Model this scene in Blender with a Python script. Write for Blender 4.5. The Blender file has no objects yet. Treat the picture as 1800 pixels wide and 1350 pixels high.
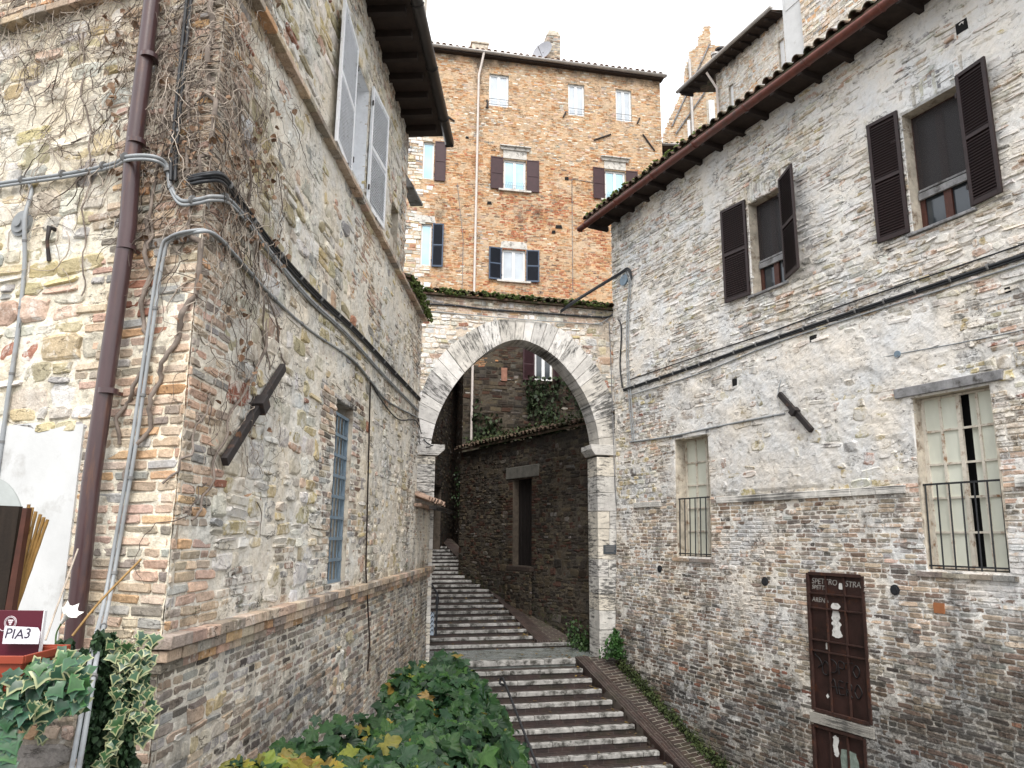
import bpy, math, random
import numpy as np
from mathutils import Matrix, Vector
random.seed(7); np.random.seed(7)
SC = bpy.context.scene; COL = SC.collection
# ------------------------------------------------------------------ camera
F = 1300.0; VH = 943.0; ROLL = math.radians(0.5); PITCH = math.atan((VH-675)/F); CZ = 2.6
_c, _s = math.cos(ROLL), math.sin(ROLL)
_U = np.array([0, -math.sin(PITCH), math.cos(PITCH)]); _X = np.array([1., 0, 0]); _F = np.array([0, math.cos(PITCH), math.sin(PITCH)])
RIGHT = _c*_X+_s*_U; UP = -_s*_X+_c*_U
cam = bpy.data.cameras.new("camera"); co = bpy.data.objects.new("camera", cam); COL.objects.link(co)
cam.lens = F/1800*36; cam.sensor_width = 36; cam.clip_end = 2000; cam.clip_start = .05
co.matrix_world = Matrix(((RIGHT[0], UP[0], -_F[0], 0), (RIGHT[1], UP[1], -_F[1], 0), (RIGHT[2], UP[2], -_F[2], CZ), (0, 0, 0, 1)))
SC.camera = co
# ------------------------------------------------------------------ sky and sun
SUN_EL, SUN_AZ = math.radians(54), math.radians(176)      # azimuth clockwise from +Y
W = bpy.data.worlds.new("World"); SC.world = W; W.use_nodes = True
nt = W.node_tree; bg = nt.nodes["Background"]
sky = nt.nodes.new("ShaderNodeTexSky"); sky.sky_type = 'NISHITA'; sky.sun_disc = False
sky.sun_elevation = SUN_EL; sky.sun_rotation = SUN_AZ; sky.dust_density = 6; sky.air_density = 1.2; sky.ozone_density = 1
# bright high overcast: a procedural cloud sheet over the Nishita sky
tcw = nt.nodes.new("ShaderNodeTexCoord"); cn = nt.nodes.new("ShaderNodeTexNoise"); cn.inputs['Scale'].default_value = 2.2; cn.inputs['Detail'].default_value = 7; nt.links.new(tcw.outputs['Generated'], cn.inputs['Vector'])
cr = nt.nodes.new("ShaderNodeValToRGB"); cr.color_ramp.elements[0].position = .30; cr.color_ramp.elements[0].color = (4.6, 4.8, 5.1, 1); cr.color_ramp.elements[1].position = .62; cr.color_ramp.elements[1].color = (6.6, 6.6, 6.6, 1); nt.links.new(cn.outputs['Fac'], cr.inputs[0])
mx = nt.nodes.new("ShaderNodeMix"); mx.data_type = 'RGBA'; mx.inputs[0].default_value = .85; nt.links.new(sky.outputs[0], mx.inputs[6]); nt.links.new(cr.outputs[0], mx.inputs[7])
nt.links.new(mx.outputs[2], bg.inputs[0]); bg.inputs[1].default_value = .15
sl = bpy.data.lights.new("sun", 'SUN'); sl.energy = 1.3; sl.angle = math.radians(24); sl.color = (1, .97, .93)
so = bpy.data.objects.new("sun", sl); COL.objects.link(so)
_sd = Vector((math.sin(SUN_AZ)*math.cos(SUN_EL), math.cos(SUN_AZ)*math.cos(SUN_EL), math.sin(SUN_EL)))
so.rotation_euler = _sd.to_track_quat('Z', 'Y').to_euler(); so.location = (0, -5, 30)
SC.view_settings.view_transform = 'Standard'; SC.view_settings.look = 'None'
SC.view_settings.exposure = 1.15; SC.view_settings.gamma = 1
SC.cycles.max_bounces = 6; SC.cycles.diffuse_bounces = 4
# ------------------------------------------------------------------ helpers
def ray(u, v):
    return (u-900)/F*RIGHT + _F - (v-675)/F*UP
def at_y(u, v, Y):
    d = ray(u, v); return d*(Y/d[1])+np.array([0, 0, CZ])
class Frame:
    """vertical wall plane: s along, z up, d out of the wall; optional batter below zc"""
    def __init__(f, P, az, flip=False, zc=None, batter=0.0):
        a = math.radians(az); f.P = np.array(P, float); f.dir = np.array([math.sin(a), math.cos(a)])
        n = np.array([math.cos(a), -math.sin(a)]); f.n = -n if flip else n; f.zc = zc; f.b = batter
    def w(f, s, z, d=0.0):
        s = np.asarray(s, float); z = np.asarray(z, float); d = np.asarray(d, float)
        if f.zc is not None: d = d+np.maximum(f.zc-z, 0)*f.b
        s, z, d = np.broadcast_arrays(s, z, d)
        return np.stack([f.P[0]+s*f.dir[0]+d*f.n[0], f.P[1]+s*f.dir[1]+d*f.n[1], z], -1)
    def px(f, u, v, d=0.0):
        r = ray(u, v); P = f.P+f.n*d
        for _ in range(4):
            t = (f.n@P)/(f.n@r[:2]); q = r[:2]*t; z = CZ+r[2]*t
            if f.zc is None: break
            P = f.P+f.n*(d+max(f.zc-z, 0)*f.b)
        return float((q-P)@f.dir), float(z)
def hashn(ix, iy, seed):
    h = (ix.astype(np.int64)*374761393+iy.astype(np.int64)*668265263+seed*1274126177) & 0xffffffff
    h = ((h ^ (h >> 13))*1274126177) & 0xffffffff
    return ((h ^ (h >> 16)) & 0xffff)/65535.0
def vn(x, y, seed=0):
    x = np.asarray(x, float); y = np.asarray(y, float)
    ix = np.floor(x); iy = np.floor(y); fx = x-ix; fy = y-iy
    fx = fx*fx*(3-2*fx); fy = fy*fy*(3-2*fy)
    a = hashn(ix, iy, seed); b = hashn(ix+1, iy, seed); c = hashn(ix, iy+1, seed); d = hashn(ix+1, iy+1, seed)
    return (a*(1-fx)+b*fx)*(1-fy)+(c*(1-fx)+d*fx)*fy
def fbm(x, y, seed=0, o=4):
    r = 0; a = .5; t = 0
    for i in range(o):
        r = r+a*vn(np.asarray(x)*2**i, np.asarray(y)*2**i, seed+i*17); t += a; a *= .55
    return r/t
def sstep(a, b, x):
    t = np.clip((x-a)/(b-a), 0, 1); return t*t*(3-2*t)
def tag(o, label=None, cat=None, group=None, kind=None):
    for k, v in (('label', label), ('category', cat), ('group', group), ('kind', kind)):
        if v: o[k] = v
    return o
def empty(name, loc, label, cat, group=None):
    o = bpy.data.objects.new(name, None); COL.objects.link(o); o.location = [float(q) for q in loc]; o.empty_display_size = .2
    return tag(o, label, cat, group)
def link(name, me, mats, parent=None):
    o = bpy.data.objects.new(name, me); COL.objects.link(o)
    for m in (mats if isinstance(mats, (list, tuple)) else [mats]): me.materials.append(m)
    if parent is not None:
        o.parent = parent
        M = Matrix.Translation(-parent.location) if parent.parent is None else Matrix.Identity(4)
        if parent.type == 'EMPTY': o.matrix_parent_inverse = M
    return o
def mesh_np(name, V, faces_idx, starts, totals, mat, parent=None, col=None, msk=None, smooth=False):
    me = bpy.data.meshes.new(name)
    me.vertices.add(len(V)); me.vertices.foreach_set('co', np.asarray(V, np.float32).ravel())
    me.loops.add(len(faces_idx)); me.loops.foreach_set('vertex_index', np.asarray(faces_idx, np.int32))
    me.polygons.add(len(starts)); me.polygons.foreach_set('loop_start', np.asarray(starts, np.int32)); me.polygons.foreach_set('loop_total', np.asarray(totals, np.int32))
    me.polygons.foreach_set('use_smooth', np.full(len(starts), smooth, bool))
    me.update(calc_edges=True)
    for nm, a in (('Col', col), ('Msk', msk)):
        if a is not None:
            at = me.color_attributes.new(nm, 'FLOAT_COLOR', 'POINT')
            a4 = np.ones((len(V), 4), np.float32); a4[:, :3] = a; at.data.foreach_set('color', a4.ravel())
    return link(name, me, mat, parent)
class MB:
    """collects shapes; build() links ONE mesh"""
    def __init__(m): m.V = []; m.Fc = []; m.n = 0; m.sm = []; m.marks = []
    def add(m, V, Fc, smooth=False):
        b = m.n; V = [tuple(float(c) for c in v) for v in V]; m.V += V; m.n += len(V)
        m.Fc += [tuple(i+b for i in f) for f in Fc]; m.sm += [smooth]*len(Fc); return m
    def hexa(m, p8):
        return m.add(p8, [(0, 3, 2, 1), (4, 5, 6, 7), (0, 1, 5, 4), (1, 2, 6, 5), (2, 3, 7, 6), (3, 0, 4, 7)])
    def fb(m, fr, s0, s1, z0, z1, d0, d1):
        P = [(s0, z0, d0), (s1, z0, d0), (s1, z1, d0), (s0, z1, d0), (s0, z0, d1), (s1, z0, d1), (s1, z1, d1), (s0, z1, d1)]
        return m.hexa([fr.w(*p) for p in P])
    def fq(m, fr, pts4, d0, d1):            # quad prism on the wall, pts (s,z)
        return m.prism(fr, pts4, d0, d1)
    def prism(m, fr, pts, d0, d1):
        n = len(pts); V = [fr.w(s, z, d0) for s, z in pts]+[fr.w(s, z, d1) for s, z in pts]
        return m.add(V, [tuple(range(n))[::-1], tuple(range(n, 2*n))]+[(i, (i+1) % n, (i+1) % n+n, i+n) for i in range(n)])
    def box(m, c, sz, rz=0.0, rx=0.0):
        R = Matrix.Rotation(rz, 3, 'Z') @ Matrix.Rotation(rx, 3, 'X'); h = [q/2 for q in sz]
        P = [(-1, -1, -1), (1, -1, -1), (1, 1, -1), (-1, 1, -1), (-1, -1, 1), (1, -1, 1), (1, 1, 1), (-1, 1, 1)]
        return m.hexa([Vector([float(q) for q in c])+R @ Vector((p[0]*h[0], p[1]*h[1], p[2]*h[2])) for p in P])
    def tube(m, pts, r, n=8, caps=True, wob=0):
        pts = [Vector([float(q) for q in p]) for p in pts]; V = []; k = len(pts)
        rs = r if isinstance(r, (list, tuple)) else [r]*k
        N = None
        for i, p in enumerate(pts):
            t = (pts[min(i+1, k-1)]-pts[max(i-1, 0)])
            if t.length < 1e-9: t = Vector((0, 0, 1))
            t.normalize()
            if N is None: N = t.orthogonal().normalized()
            else:
                N = N-t*N.dot(t)
                N = N.normalized() if N.length > 1e-6 else t.orthogonal().normalized()
            B = t.cross(N)
            for j in range(n):
                a = 2*math.pi*j/n; rr = rs[i]*(1+(random.uniform(-wob, wob) if wob else 0)); V.append(p+(N*math.cos(a)+B*math.sin(a))*rr)
        Fc = [(i*n+j, i*n+(j+1) % n, (i+1)*n+(j+1) % n, (i+1)*n+j) for i in range(k-1) for j in range(n)]
        m.add(V, Fc, True)
        if caps:
            m.add(V[:n], [tuple(range(n))[::-1]]); m.add(V[-n:], [tuple(range(n))])
        return m
    def disc(m, fr, s, z, rs, rz, d0, d1, n=20):
        return m.prism(fr, [(s+rs*math.cos(2*math.pi*i/n), z+rz*math.sin(2*math.pi*i/n)) for i in range(n)], d0, d1)
    def split(m, name, mat, parent=None, bevel=0):
        """one object per shape added since the last mark"""
        for a, b in zip(m.marks, m.marks[1:]+[(m.n, len(m.Fc))]):
            q = MB(); q.V = m.V[a[0]:b[0]]; q.Fc = [tuple(i-a[0] for i in f) for f in m.Fc[a[1]:b[1]]]; q.sm = m.sm[a[1]:b[1]]; q.n = len(q.V)
            if q.n: q.build(name, mat, parent, bevel)
    def mark(m): m.marks.append((m.n, len(m.Fc)))
    def build(m, name, mat, parent=None, bevel=0):
        me = bpy.data.meshes.new(name); me.from_pydata(m.V, [], m.Fc); me.polygons.foreach_set('use_smooth', m.sm); me.update()
        o = link(name, me, mat, parent)
        if bevel:
            b = o.modifiers.new('bevel', 'BEVEL'); b.width = bevel; b.segments = 2; b.limit_method = 'ANGLE'
        return o
def bez(pts, k=6):
    """catmull-rom through points"""
    P = [np.asarray(p, float) for p in pts]; P = [2*P[0]-P[1]]+P+[2*P[-1]-P[-2]]; out = []
    for i in range(1, len(P)-2):
        a, b, c, d = P[i-1:i+3]
        for j in range(k):
            t = j/k; out.append(.5*((2*b)+(c-a)*t+(2*a-5*b+4*c-d)*t*t+(3*b-a-3*c+d)*t**3))
    out.append(P[-2]); return out
# ------------------------------------------------------------------ materials
def nodes(name):
    m = bpy.data.materials.new(name); m.use_nodes = True; t = m.node_tree; b = t.nodes["Principled BSDF"]; return m, t, b
def N(t, ty, **kw):
    n = t.nodes.new(ty)
    for k, v in kw.items():
        if k in n.inputs: n.inputs[k].default_value = v
        else: setattr(n, k, v)
    return n
def ramp(t, fac, stops):
    r = t.nodes.new("ShaderNodeValToRGB"); e = r.color_ramp.elements
    while len(e) < len(stops): e.new(.5)
    for q, (p, c) in zip(e, stops): q.position = p; q.color = (*c, 1) if len(c) == 3 else c
    t.links.new(fac, r.inputs[0]); return r
def mix(t, fac, a, b, mode='MIX'):
    x = t.nodes.new("ShaderNodeMix"); x.data_type = 'RGBA'; x.blend_type = mode
    for i, v in ((0, fac), (6, a), (7, b)):
        if hasattr(v, 'links') or hasattr(v, 'is_output'): t.links.new(v, x.inputs[i])
        else: x.inputs[i].default_value = v if i == 0 else (*v, 1)
    return x.outputs[2]
def mth(t, op, a, b=0.0, clamp=False):
    x = t.nodes.new("ShaderNodeMath"); x.operation = op; x.use_clamp = clamp
    for i, v in ((0, a), (1, b)):
        if hasattr(v, 'is_output'): t.links.new(v, x.inputs[i])
        else: x.inputs[i].default_value = v
    return x.outputs[0]
def noise(t, scale, detail=4, rough=.6, vec=None, sc=None):
    tc = t.nodes.new("ShaderNodeTexCoord"); n = t.nodes.new("ShaderNodeTexNoise"); n.inputs['Scale'].default_value = scale
    n.inputs['Detail'].default_value = detail; n.inputs['Roughness'].default_value = rough
    if sc:
        mp = t.nodes.new("ShaderNodeMapping"); mp.inputs['Scale'].default_value = sc; t.links.new(tc.outputs['Object'], mp.inputs[0]); t.links.new(mp.outputs[0], n.inputs['Vector'])
    else: t.links.new(tc.outputs['Object'], n.inputs['Vector'])
    return n.outputs['Fac']
def bump(t, b, h, strength=.4, dist=.01):
    n = t.nodes.new("ShaderNodeBump"); n.inputs['Strength'].default_value = strength; n.inputs['Distance'].default_value = dist
    t.links.new(h, n.inputs['Height']); t.links.new(n.outputs[0], b.inputs['Normal'])
def plain(name, col, rough=.7, var=.25, vs=8, bs=60, bstr=.25, metal=0, spec=.4, col2=None, c2amt=.5, sc=None):
    m, t, b = nodes(name); n = noise(t, vs, 6, .65, sc=sc)
    lo = tuple(c*(1-var) for c in col); hi = tuple(min(1, c*(1+var)) for c in col)
    r = ramp(t, n, [(.3, lo), (.7, hi)]); out = r.outputs[0]
    if col2:
        n2 = noise(t, vs*.6+1.3, 8, .7, sc=sc); r2 = ramp(t, n2, [(.62-c2amt*.3, (0, 0, 0)), (.72-c2amt*.2, (1, 1, 1))]); out = mix(t, r2.outputs[0], out, col2)
    t.links.new(out, b.inputs['Base Color']); b.inputs['Roughness'].default_value = rough; b.inputs['Metallic'].default_value = metal
    b.inputs['Specular IOR Level'].default_value = spec
    if bstr: bump(t, b, noise(t, bs, 5, .6), bstr, .004)
    return m
def cover(t, n, m):
    """widened noise + coverage, 0.5 = threshold"""
    w = mth(t, 'ADD', mth(t, 'MULTIPLY', mth(t, 'SUBTRACT', n, .5), 2.6), .5); return mth(t, 'MULTIPLY', mth(t, 'ADD', w, m), .5)
def masonry_mat(name, lime=(.72, .69, .63), fine=1.0):
    """stone colour comes per stone from 'Col'; 'Msk' r = lime smear, g = soot stains and painted alley shade, b = moss"""
    m, t, b = nodes(name)
    c = t.nodes.new("ShaderNodeVertexColor"); c.layer_name = 'Col'; k = t.nodes.new("ShaderNodeVertexColor"); k.layer_name = 'Msk'
    sp = t.nodes.new("ShaderNodeSeparateColor"); t.links.new(k.outputs[0], sp.inputs[0])
    v = ramp(t, noise(t, 14*fine, 7, .7), [(.25, (.68, .66, .64)), (.5, (1.0, 1.0, 1.0)), (.75, (1.25, 1.24, 1.22))])
    base = mix(t, 1.0, c.outputs[0], v.outputs[0], 'MULTIPLY')
    v2 = ramp(t, noise(t, 70*fine, 4, .7), [(.3, (.84, .83, .81)), (.6, (1.12, 1.12, 1.12))]); base = mix(t, 1.0, base, v2.outputs[0], 'MULTIPLY')
    # lime wash / mortar residue over the stones
    ln = noise(t, 7*fine, 9, .75); s = cover(t, ln, sp.outputs[0]); sm = ramp(t, s, [(.46, (0, 0, 0)), (.56, (1, 1, 1))])
    base = mix(t, mth(t, 'MULTIPLY', sm.outputs[0], .8), base, lime)
    # soot / black lichen: blotches and vertical runs; also deepens the alley's painted shade
    dn = noise(t, 2.2, 9, .72, sc=(1, 1, .55)); d = cover(t, dn, sp.outputs[1]); dm = ramp(t, d, [(.38, (0, 0, 0)), (.68, (1, 1, 1))])
    dn2 = noise(t, 26, 6, .8); dm2 = mth(t, 'MULTIPLY', dm.outputs[0], mth(t, 'ADD', mth(t, 'MULTIPLY', dn2, 1.9), -.25, True), True)
    base = mix(t, mth(t, 'MULTIPLY', dm2, .95), base, (.035, .035, .034))
    # open joints and cracks: thin dark lines that follow a stretched ridge noise
    ck = noise(t, 5.5*fine, 6, .62, sc=(.55, .55, 1.5)); rd = mth(t, 'ABSOLUTE', mth(t, 'SUBTRACT', ck, .5)); ln_ = ramp(t, rd, [(.004, (1, 1, 1)), (.013, (0, 0, 0))])
    where = ramp(t, noise(t, 1.9, 4, .7), [(.50, (0, 0, 0)), (.62, (1, 1, 1))]); crack = mth(t, 'MULTIPLY', ln_.outputs[0], where.outputs[0]); base = mix(t, mth(t, 'MULTIPLY', crack, .85), base, (.05, .043, .036))
    pit = ramp(t, noise(t, 17*fine, 5, .7, sc=(.7, .7, 1.3)), [(.27, (1, 1, 1)), (.33, (0, 0, 0))]); base = mix(t, mth(t, 'MULTIPLY', pit.outputs[0], .72), base, (.06, .052, .045))
    warm = ramp(t, noise(t, 1.3, 5, .65), [(.35, (.95, .98, 1.02)), (.65, (1.05, 1.0, .93))]); base = mix(t, 1.0, base, warm.outputs[0], 'MULTIPLY')
    mn = noise(t, 9, 7, .75); g = cover(t, mn, sp.outputs[2]); gm = ramp(t, g, [(.46, (0, 0, 0)), (.62, (1, 1, 1))])
    base = mix(t, mth(t, 'MULTIPLY', gm.outputs[0], .8), base, (.055, .075, .018))
    t.links.new(base, b.inputs['Base Color']); b.inputs['Roughness'].default_value = .92; b.inputs['Specular IOR Level'].default_value = .2
    h = mth(t, 'ADD', mth(t, 'MULTIPLY', noise(t, 22*fine, 6, .65), 1.0), mth(t, 'MULTIPLY', noise(t, 90*fine, 4, .7), .35)); h = mth(t, 'SUBTRACT', h, mth(t, 'ADD', mth(t, 'MULTIPLY', crack, .9), mth(t, 'MULTIPLY', pit.outputs[0], .7))); bump(t, b, h, .8, .018)
    return m
M_WALL = masonry_mat('old_masonry'); M_WALL2 = masonry_mat('old_masonry_lime', (.76, .745, .72)); M_BRICKF = masonry_mat('orange_brickwork', (.56, .43, .31), .7); M_SHADE = masonry_mat('shade_toned_alley_masonry', (.13, .11, .085))  # the alley copy is darkened: the passage's shade is painted into its colour
def trav_mat():
    m, t, b = nodes('travertine'); c = t.nodes.new("ShaderNodeVertexColor"); c.layer_name = 'Col'
    v = ramp(t, noise(t, 6, 8, .7), [(.3, (.72, .71, .70)), (.7, (1.15, 1.14, 1.12))]); base = mix(t, 1.0, c.outputs[0], v.outputs[0], 'MULTIPLY')
    k = t.nodes.new("ShaderNodeVertexColor"); k.layer_name = 'Msk'; sp = t.nodes.new("ShaderNodeSeparateColor"); t.links.new(k.outputs[0], sp.inputs[0])
    # pores and black lichen running along each block's bed: bed coordinate is stored in Msk (r across, g along)
    cb = t.nodes.new("ShaderNodeCombineXYZ"); t.links.new(mth(t, 'MULTIPLY', sp.outputs[0], 26), cb.inputs[0]); t.links.new(mth(t, 'MULTIPLY', sp.outputs[1], 4.5), cb.inputs[1])
    n = t.nodes.new("ShaderNodeTexNoise"); n.inputs['Scale'].default_value = 1.0; n.inputs['Detail'].default_value = 9; n.inputs['Roughness'].default_value = .78; t.links.new(cb.outputs[0], n.inputs['Vector'])
    big = noise(t, 1.1, 3, .6); s = mth(t, 'ADD', n.outputs['Fac'], mth(t, 'MULTIPLY', mth(t, 'SUBTRACT', big, .5), .55))
    dk = ramp(t, s, [(.50, (0, 0, 0)), (.60, (1, 1, 1))]); base = mix(t, mth(t, 'MULTIPLY', dk.outputs[0], .9), base, (.06, .06, .058))
    t.links.new(base, b.inputs['Base Color']); b.inputs['Roughness'].default_value = .85; b.inputs['Specular IOR Level'].default_value = .25
    bump(t, b, mth(t, 'SUBTRACT', noise(t, 30, 6, .7), mth(t, 'MULTIPLY', dk.outputs[0], .6)), .6, .01); return m
M_TRAV = trav_mat()
M_SHUT = plain('brown_shutter_paint', (.020, .009, .009), .55, .3, 12, 80, .15)
M_SHUTB = plain('blue_black_shutter_paint', (.010, .014, .024), .5, .25, 12, 80, .1)
M_SHUTF = plain('faded_shutter_edge', (.05, .075, .12), .5, .2)
M_MAROON = plain('maroon_shutter_paint', (.035, .010, .014), .5, .25, 6, 60, .1)
M_WHITE = plain('white_paint', (.72, .73, .74), .45, .06, 5, 60, .08, col2=(.55, .55, .53), c2amt=.1)
M_GREYW = plain('pale_grey_paint', (.84, .86, .89), .5, .08, 9, 60, .1, col2=(.42, .42, .40), c2amt=.12)
M_FRAMEB = plain('red_brown_window_wood', (.07, .024, .016), .6, .3, 20)
M_WOODG = plain('weathered_grey_wood', (.23, .23, .235), .85, .4, 6, 40, .5, col2=(.06, .055, .05), c2amt=.35)
M_WOODD = plain('dark_rafter_wood', (.022, .014, .011), .85, .35, 8, 40, .4)
M_SOFF = plain('dark_soffit_boards', (.032, .021, .016), .85, .35, 6, 40, .4)
M_GUTR = plain('rust_red_gutter', (.125, .036, .024), .5, .3, 7, 60, .15, spec=.5, col2=(.07, .035, .028), c2amt=.3)
M_GUTD = plain('dark_brown_gutter', (.026, .023, .022), .4, .25, 5, 50, .1, metal=.2)
M_PIPEB = plain('brown_painted_pipe', (.060, .031, .033), .30, .25, 5, 60, .15, spec=.6, col2=(.10, .045, .030), c2amt=.22, sc=(3, 3, .5))
M_ZINC = plain('zinc_gutter', (.42, .40, .38), .5, .15, 4, 50, .1, metal=.3)
M_PVC = plain('grey_conduit', (.30, .32, .335), .45, .12, 6, 50, .05, col2=(.25, .24, .23), c2amt=.2)
M_PVCW = plain('white_downpipe', (.62, .56, .52), .5, .12)
M_CABLE = plain('black_cable', (.022, .024, .028), .5, .3, 20, 50, 0)
M_IRON = plain('dark_iron', (.025, .021, .021), .65, .35, 15, 60, .3, col2=(.09, .05, .035), c2amt=.25)
M_GREYI = plain('grey_iron', (.26, .275, .285), .6, .2, 10, 60, .2)
M_IRONB = plain('blue_grey_iron', (.17, .235, .295), .55, .2, 10, 60, .2, col2=(.12, .10, .09), c2amt=.15)
M_CREAM = plain('cream_iron_frame', (.62, .58, .50), .6, .15, 10, 60, .2, col2=(.25, .13, .06), c2amt=.3)
M_BLACK = plain('dark_interior', (.006, .006, .006), .9, .2, 3, 30, 0)
M_TILE = plain('mossy_roof_tiles', (.10, .062, .045), .9, .45, 5, 30, .7, col2=(.035, .04, .018), c2amt=.62)
M_TILEL = plain('pale_roof_tiles', (.36, .25, .19), .9, .4, 5, 30, .5, col2=(.14, .12, .10), c2amt=.3)
M_MOSS = plain('moss', (.06, .085, .018), .95, .5, 18, 90, 1.0)
M_BSTONE = plain('pale_limestone', (.56, .54, .50), .85, .22, 7, 40, .6, col2=(.14, .135, .125), c2amt=.32)
M_PLASTER = plain('pale_plaster', (.58, .59, .59), .9, .08, 2.5, 30, .3, col2=(.44, .44, .43), c2amt=.2)
M_REVEAL = plain('rough_lime_reveal', (.52, .47, .39), .92, .3, 6, 30, .7, col2=(.2, .15, .11), c2amt=.35)
M_FROST = plain('frosted_glass', (.68, .70, .61), .25, .10, 2, 40, .02, spec=.6, sc=(1, 1, .4))
def glass(name, c, rough=.06, metal=.55):
    m, t, b = nodes(name); n = noise(t, 1.5, 2, .5); r = ramp(t, n, [(.35, tuple(q*.8 for q in c)), (.65, c)]); t.links.new(r.outputs[0], b.inputs['Base Color'])
    b.inputs['Roughness'].default_value = rough; b.inputs['Metallic'].default_value = metal; b.inputs['Specular IOR Level'].default_value = .8
    bump(t, b, noise(t, 3, 2), .04, .01); return m
M_GSKY = glass('sky_reflecting_glass', (.42, .62, .70)); M_GDARK = glass('dark_window_glass', (.05, .06, .07), .12, .2); M_GCURT = glass('curtained_glass', (.50, .55, .60), .25, .2)
M_RUST = plain('rusty_brown_door_paint', (.027, .012, .010), .5, .45, 3, 50, .3, col2=(.085, .030, .013), c2amt=.16)
M_PAPER = plain('torn_white_paper', (.66, .66, .64), .8, .1, 10, col2=(.3, .3, .28), c2amt=.25)
# ------------------------------------------------------------------ masonry: real stones standing in a rough mortar bed
PAL = {
 'ochre': [(.54, .455, .27), (.50, .43, .27), (.58, .51, .35), (.46, .41, .29)],
 'lime': [(.64, .60, .52), (.60, .56, .48), (.68, .65, .58), (.55, .52, .45)],
 'white': [(.74, .72, .68), (.70, .69, .66), (.67, .66, .63)],
 'grey': [(.38, .375, .36), (.43, .42, .40), (.33, .325, .315), (.48, .47, .445)],
 'pink': [(.54, .39, .31), (.56, .42, .34), (.50, .36, .29)],
 'red': [(.34, .17, .12), (.30, .14, .10), (.38, .20, .14)],
 'orange': [(.56, .36, .21), (.52, .33, .19), (.58, .40, .25)],
 'tan': [(.54, .43, .33), (.50, .40, .31), (.56, .47, .37), (.46, .385, .31)],
 'taupe': [(.31, .27, .235), (.35, .305, .265), (.28, .245, .215), (.37, .335, .29)],
 'dark': [(.14, .125, .115), (.18, .165, .15), (.12, .11, .10)],
 'brown': [(.25, .18, .14), (.28, .205, .16), (.22, .16, .125)],
 'dtaupe': [(.044, .037, .030), (.058, .049, .040), (.033, .028, .023), (.042, .031, .024)],  # alley tones: shade is put into the stone colour
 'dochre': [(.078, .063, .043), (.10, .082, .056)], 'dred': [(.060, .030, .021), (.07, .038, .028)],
 'forange': [(.46, .25, .125), (.41, .215, .105), (.50, .30, .165), (.44, .26, .145)],
 'ftan': [(.50, .36, .24), (.46, .335, .225), (.53, .41, .29)],
 'fred': [(.38, .145, .075), (.43, .18, .10), (.34, .12, .065)],
}
MIXES = {
 'rub_l': dict(ochre=.32, lime=.34, white=.16, grey=.10, pink=.05, red=.02),
 'rub_fade': dict(ochre=.22, lime=.38, white=.14, grey=.16, pink=.05, tan=.05),
 'bri_l': dict(tan=.40, pink=.30, orange=.07, grey=.08, taupe=.14, red=.01),
 'bri_side': dict(taupe=.38, grey=.2, tan=.24, pink=.12, dark=.03, brown=.05),
 'bri_low': dict(taupe=.42, grey=.26, tan=.16, pink=.04, dark=.10),
 'course': dict(tan=.42, taupe=.34, pink=.18, orange=.06),
 'bri_r': dict(taupe=.48, brown=.14, tan=.24, grey=.08, dark=.03, pink=.03),
 'bri_rd': dict(taupe=.36, brown=.26, dark=.24, grey=.10, red=.04),
 'thin_r': dict(lime=.40, white=.26, tan=.10, ochre=.04, grey=.12, pink=.08),
 'pla_r': dict(ochre=.34, lime=.24, grey=.30, pink=.06, dark=.04),
 'mix_r': dict(pink=.26, taupe=.24, tan=.2, red=.03, lime=.17, ochre=.1),
 'face': dict(forange=.56, ftan=.30, fred=.08, brown=.04, lime=.02),
 'face_top': dict(forange=.28, ftan=.52, pink=.05, lime=.11, taupe=.04),
 'face_red': dict(forange=.42, fred=.38, brown=.10, ftan=.10),
 'shade_red': dict(dred=.55, dtaupe=.25, dochre=.2),  # this mix and the next two paint the alley's shade into the stones
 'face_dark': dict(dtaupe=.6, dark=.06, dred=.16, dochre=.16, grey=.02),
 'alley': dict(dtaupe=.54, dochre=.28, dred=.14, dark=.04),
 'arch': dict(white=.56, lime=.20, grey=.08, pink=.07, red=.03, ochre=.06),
 'pale': dict(tan=.3, lime=.4, white=.15, orange=.1, grey=.05),
}
_pk = {}
def pick(mx):
    if mx not in _pk:
        ks = list(MIXES[mx]); w = [MIXES[mx][k] for k in ks]; _pk[mx] = (ks, w)
    ks, w = _pk[mx]; c = random.choice(PAL[random.choices(ks, w)[0]]); f = random.uniform(.82, 1.16)
    return tuple(min(.8, q*f*random.uniform(.97, 1.03)) for q in c)
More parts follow.
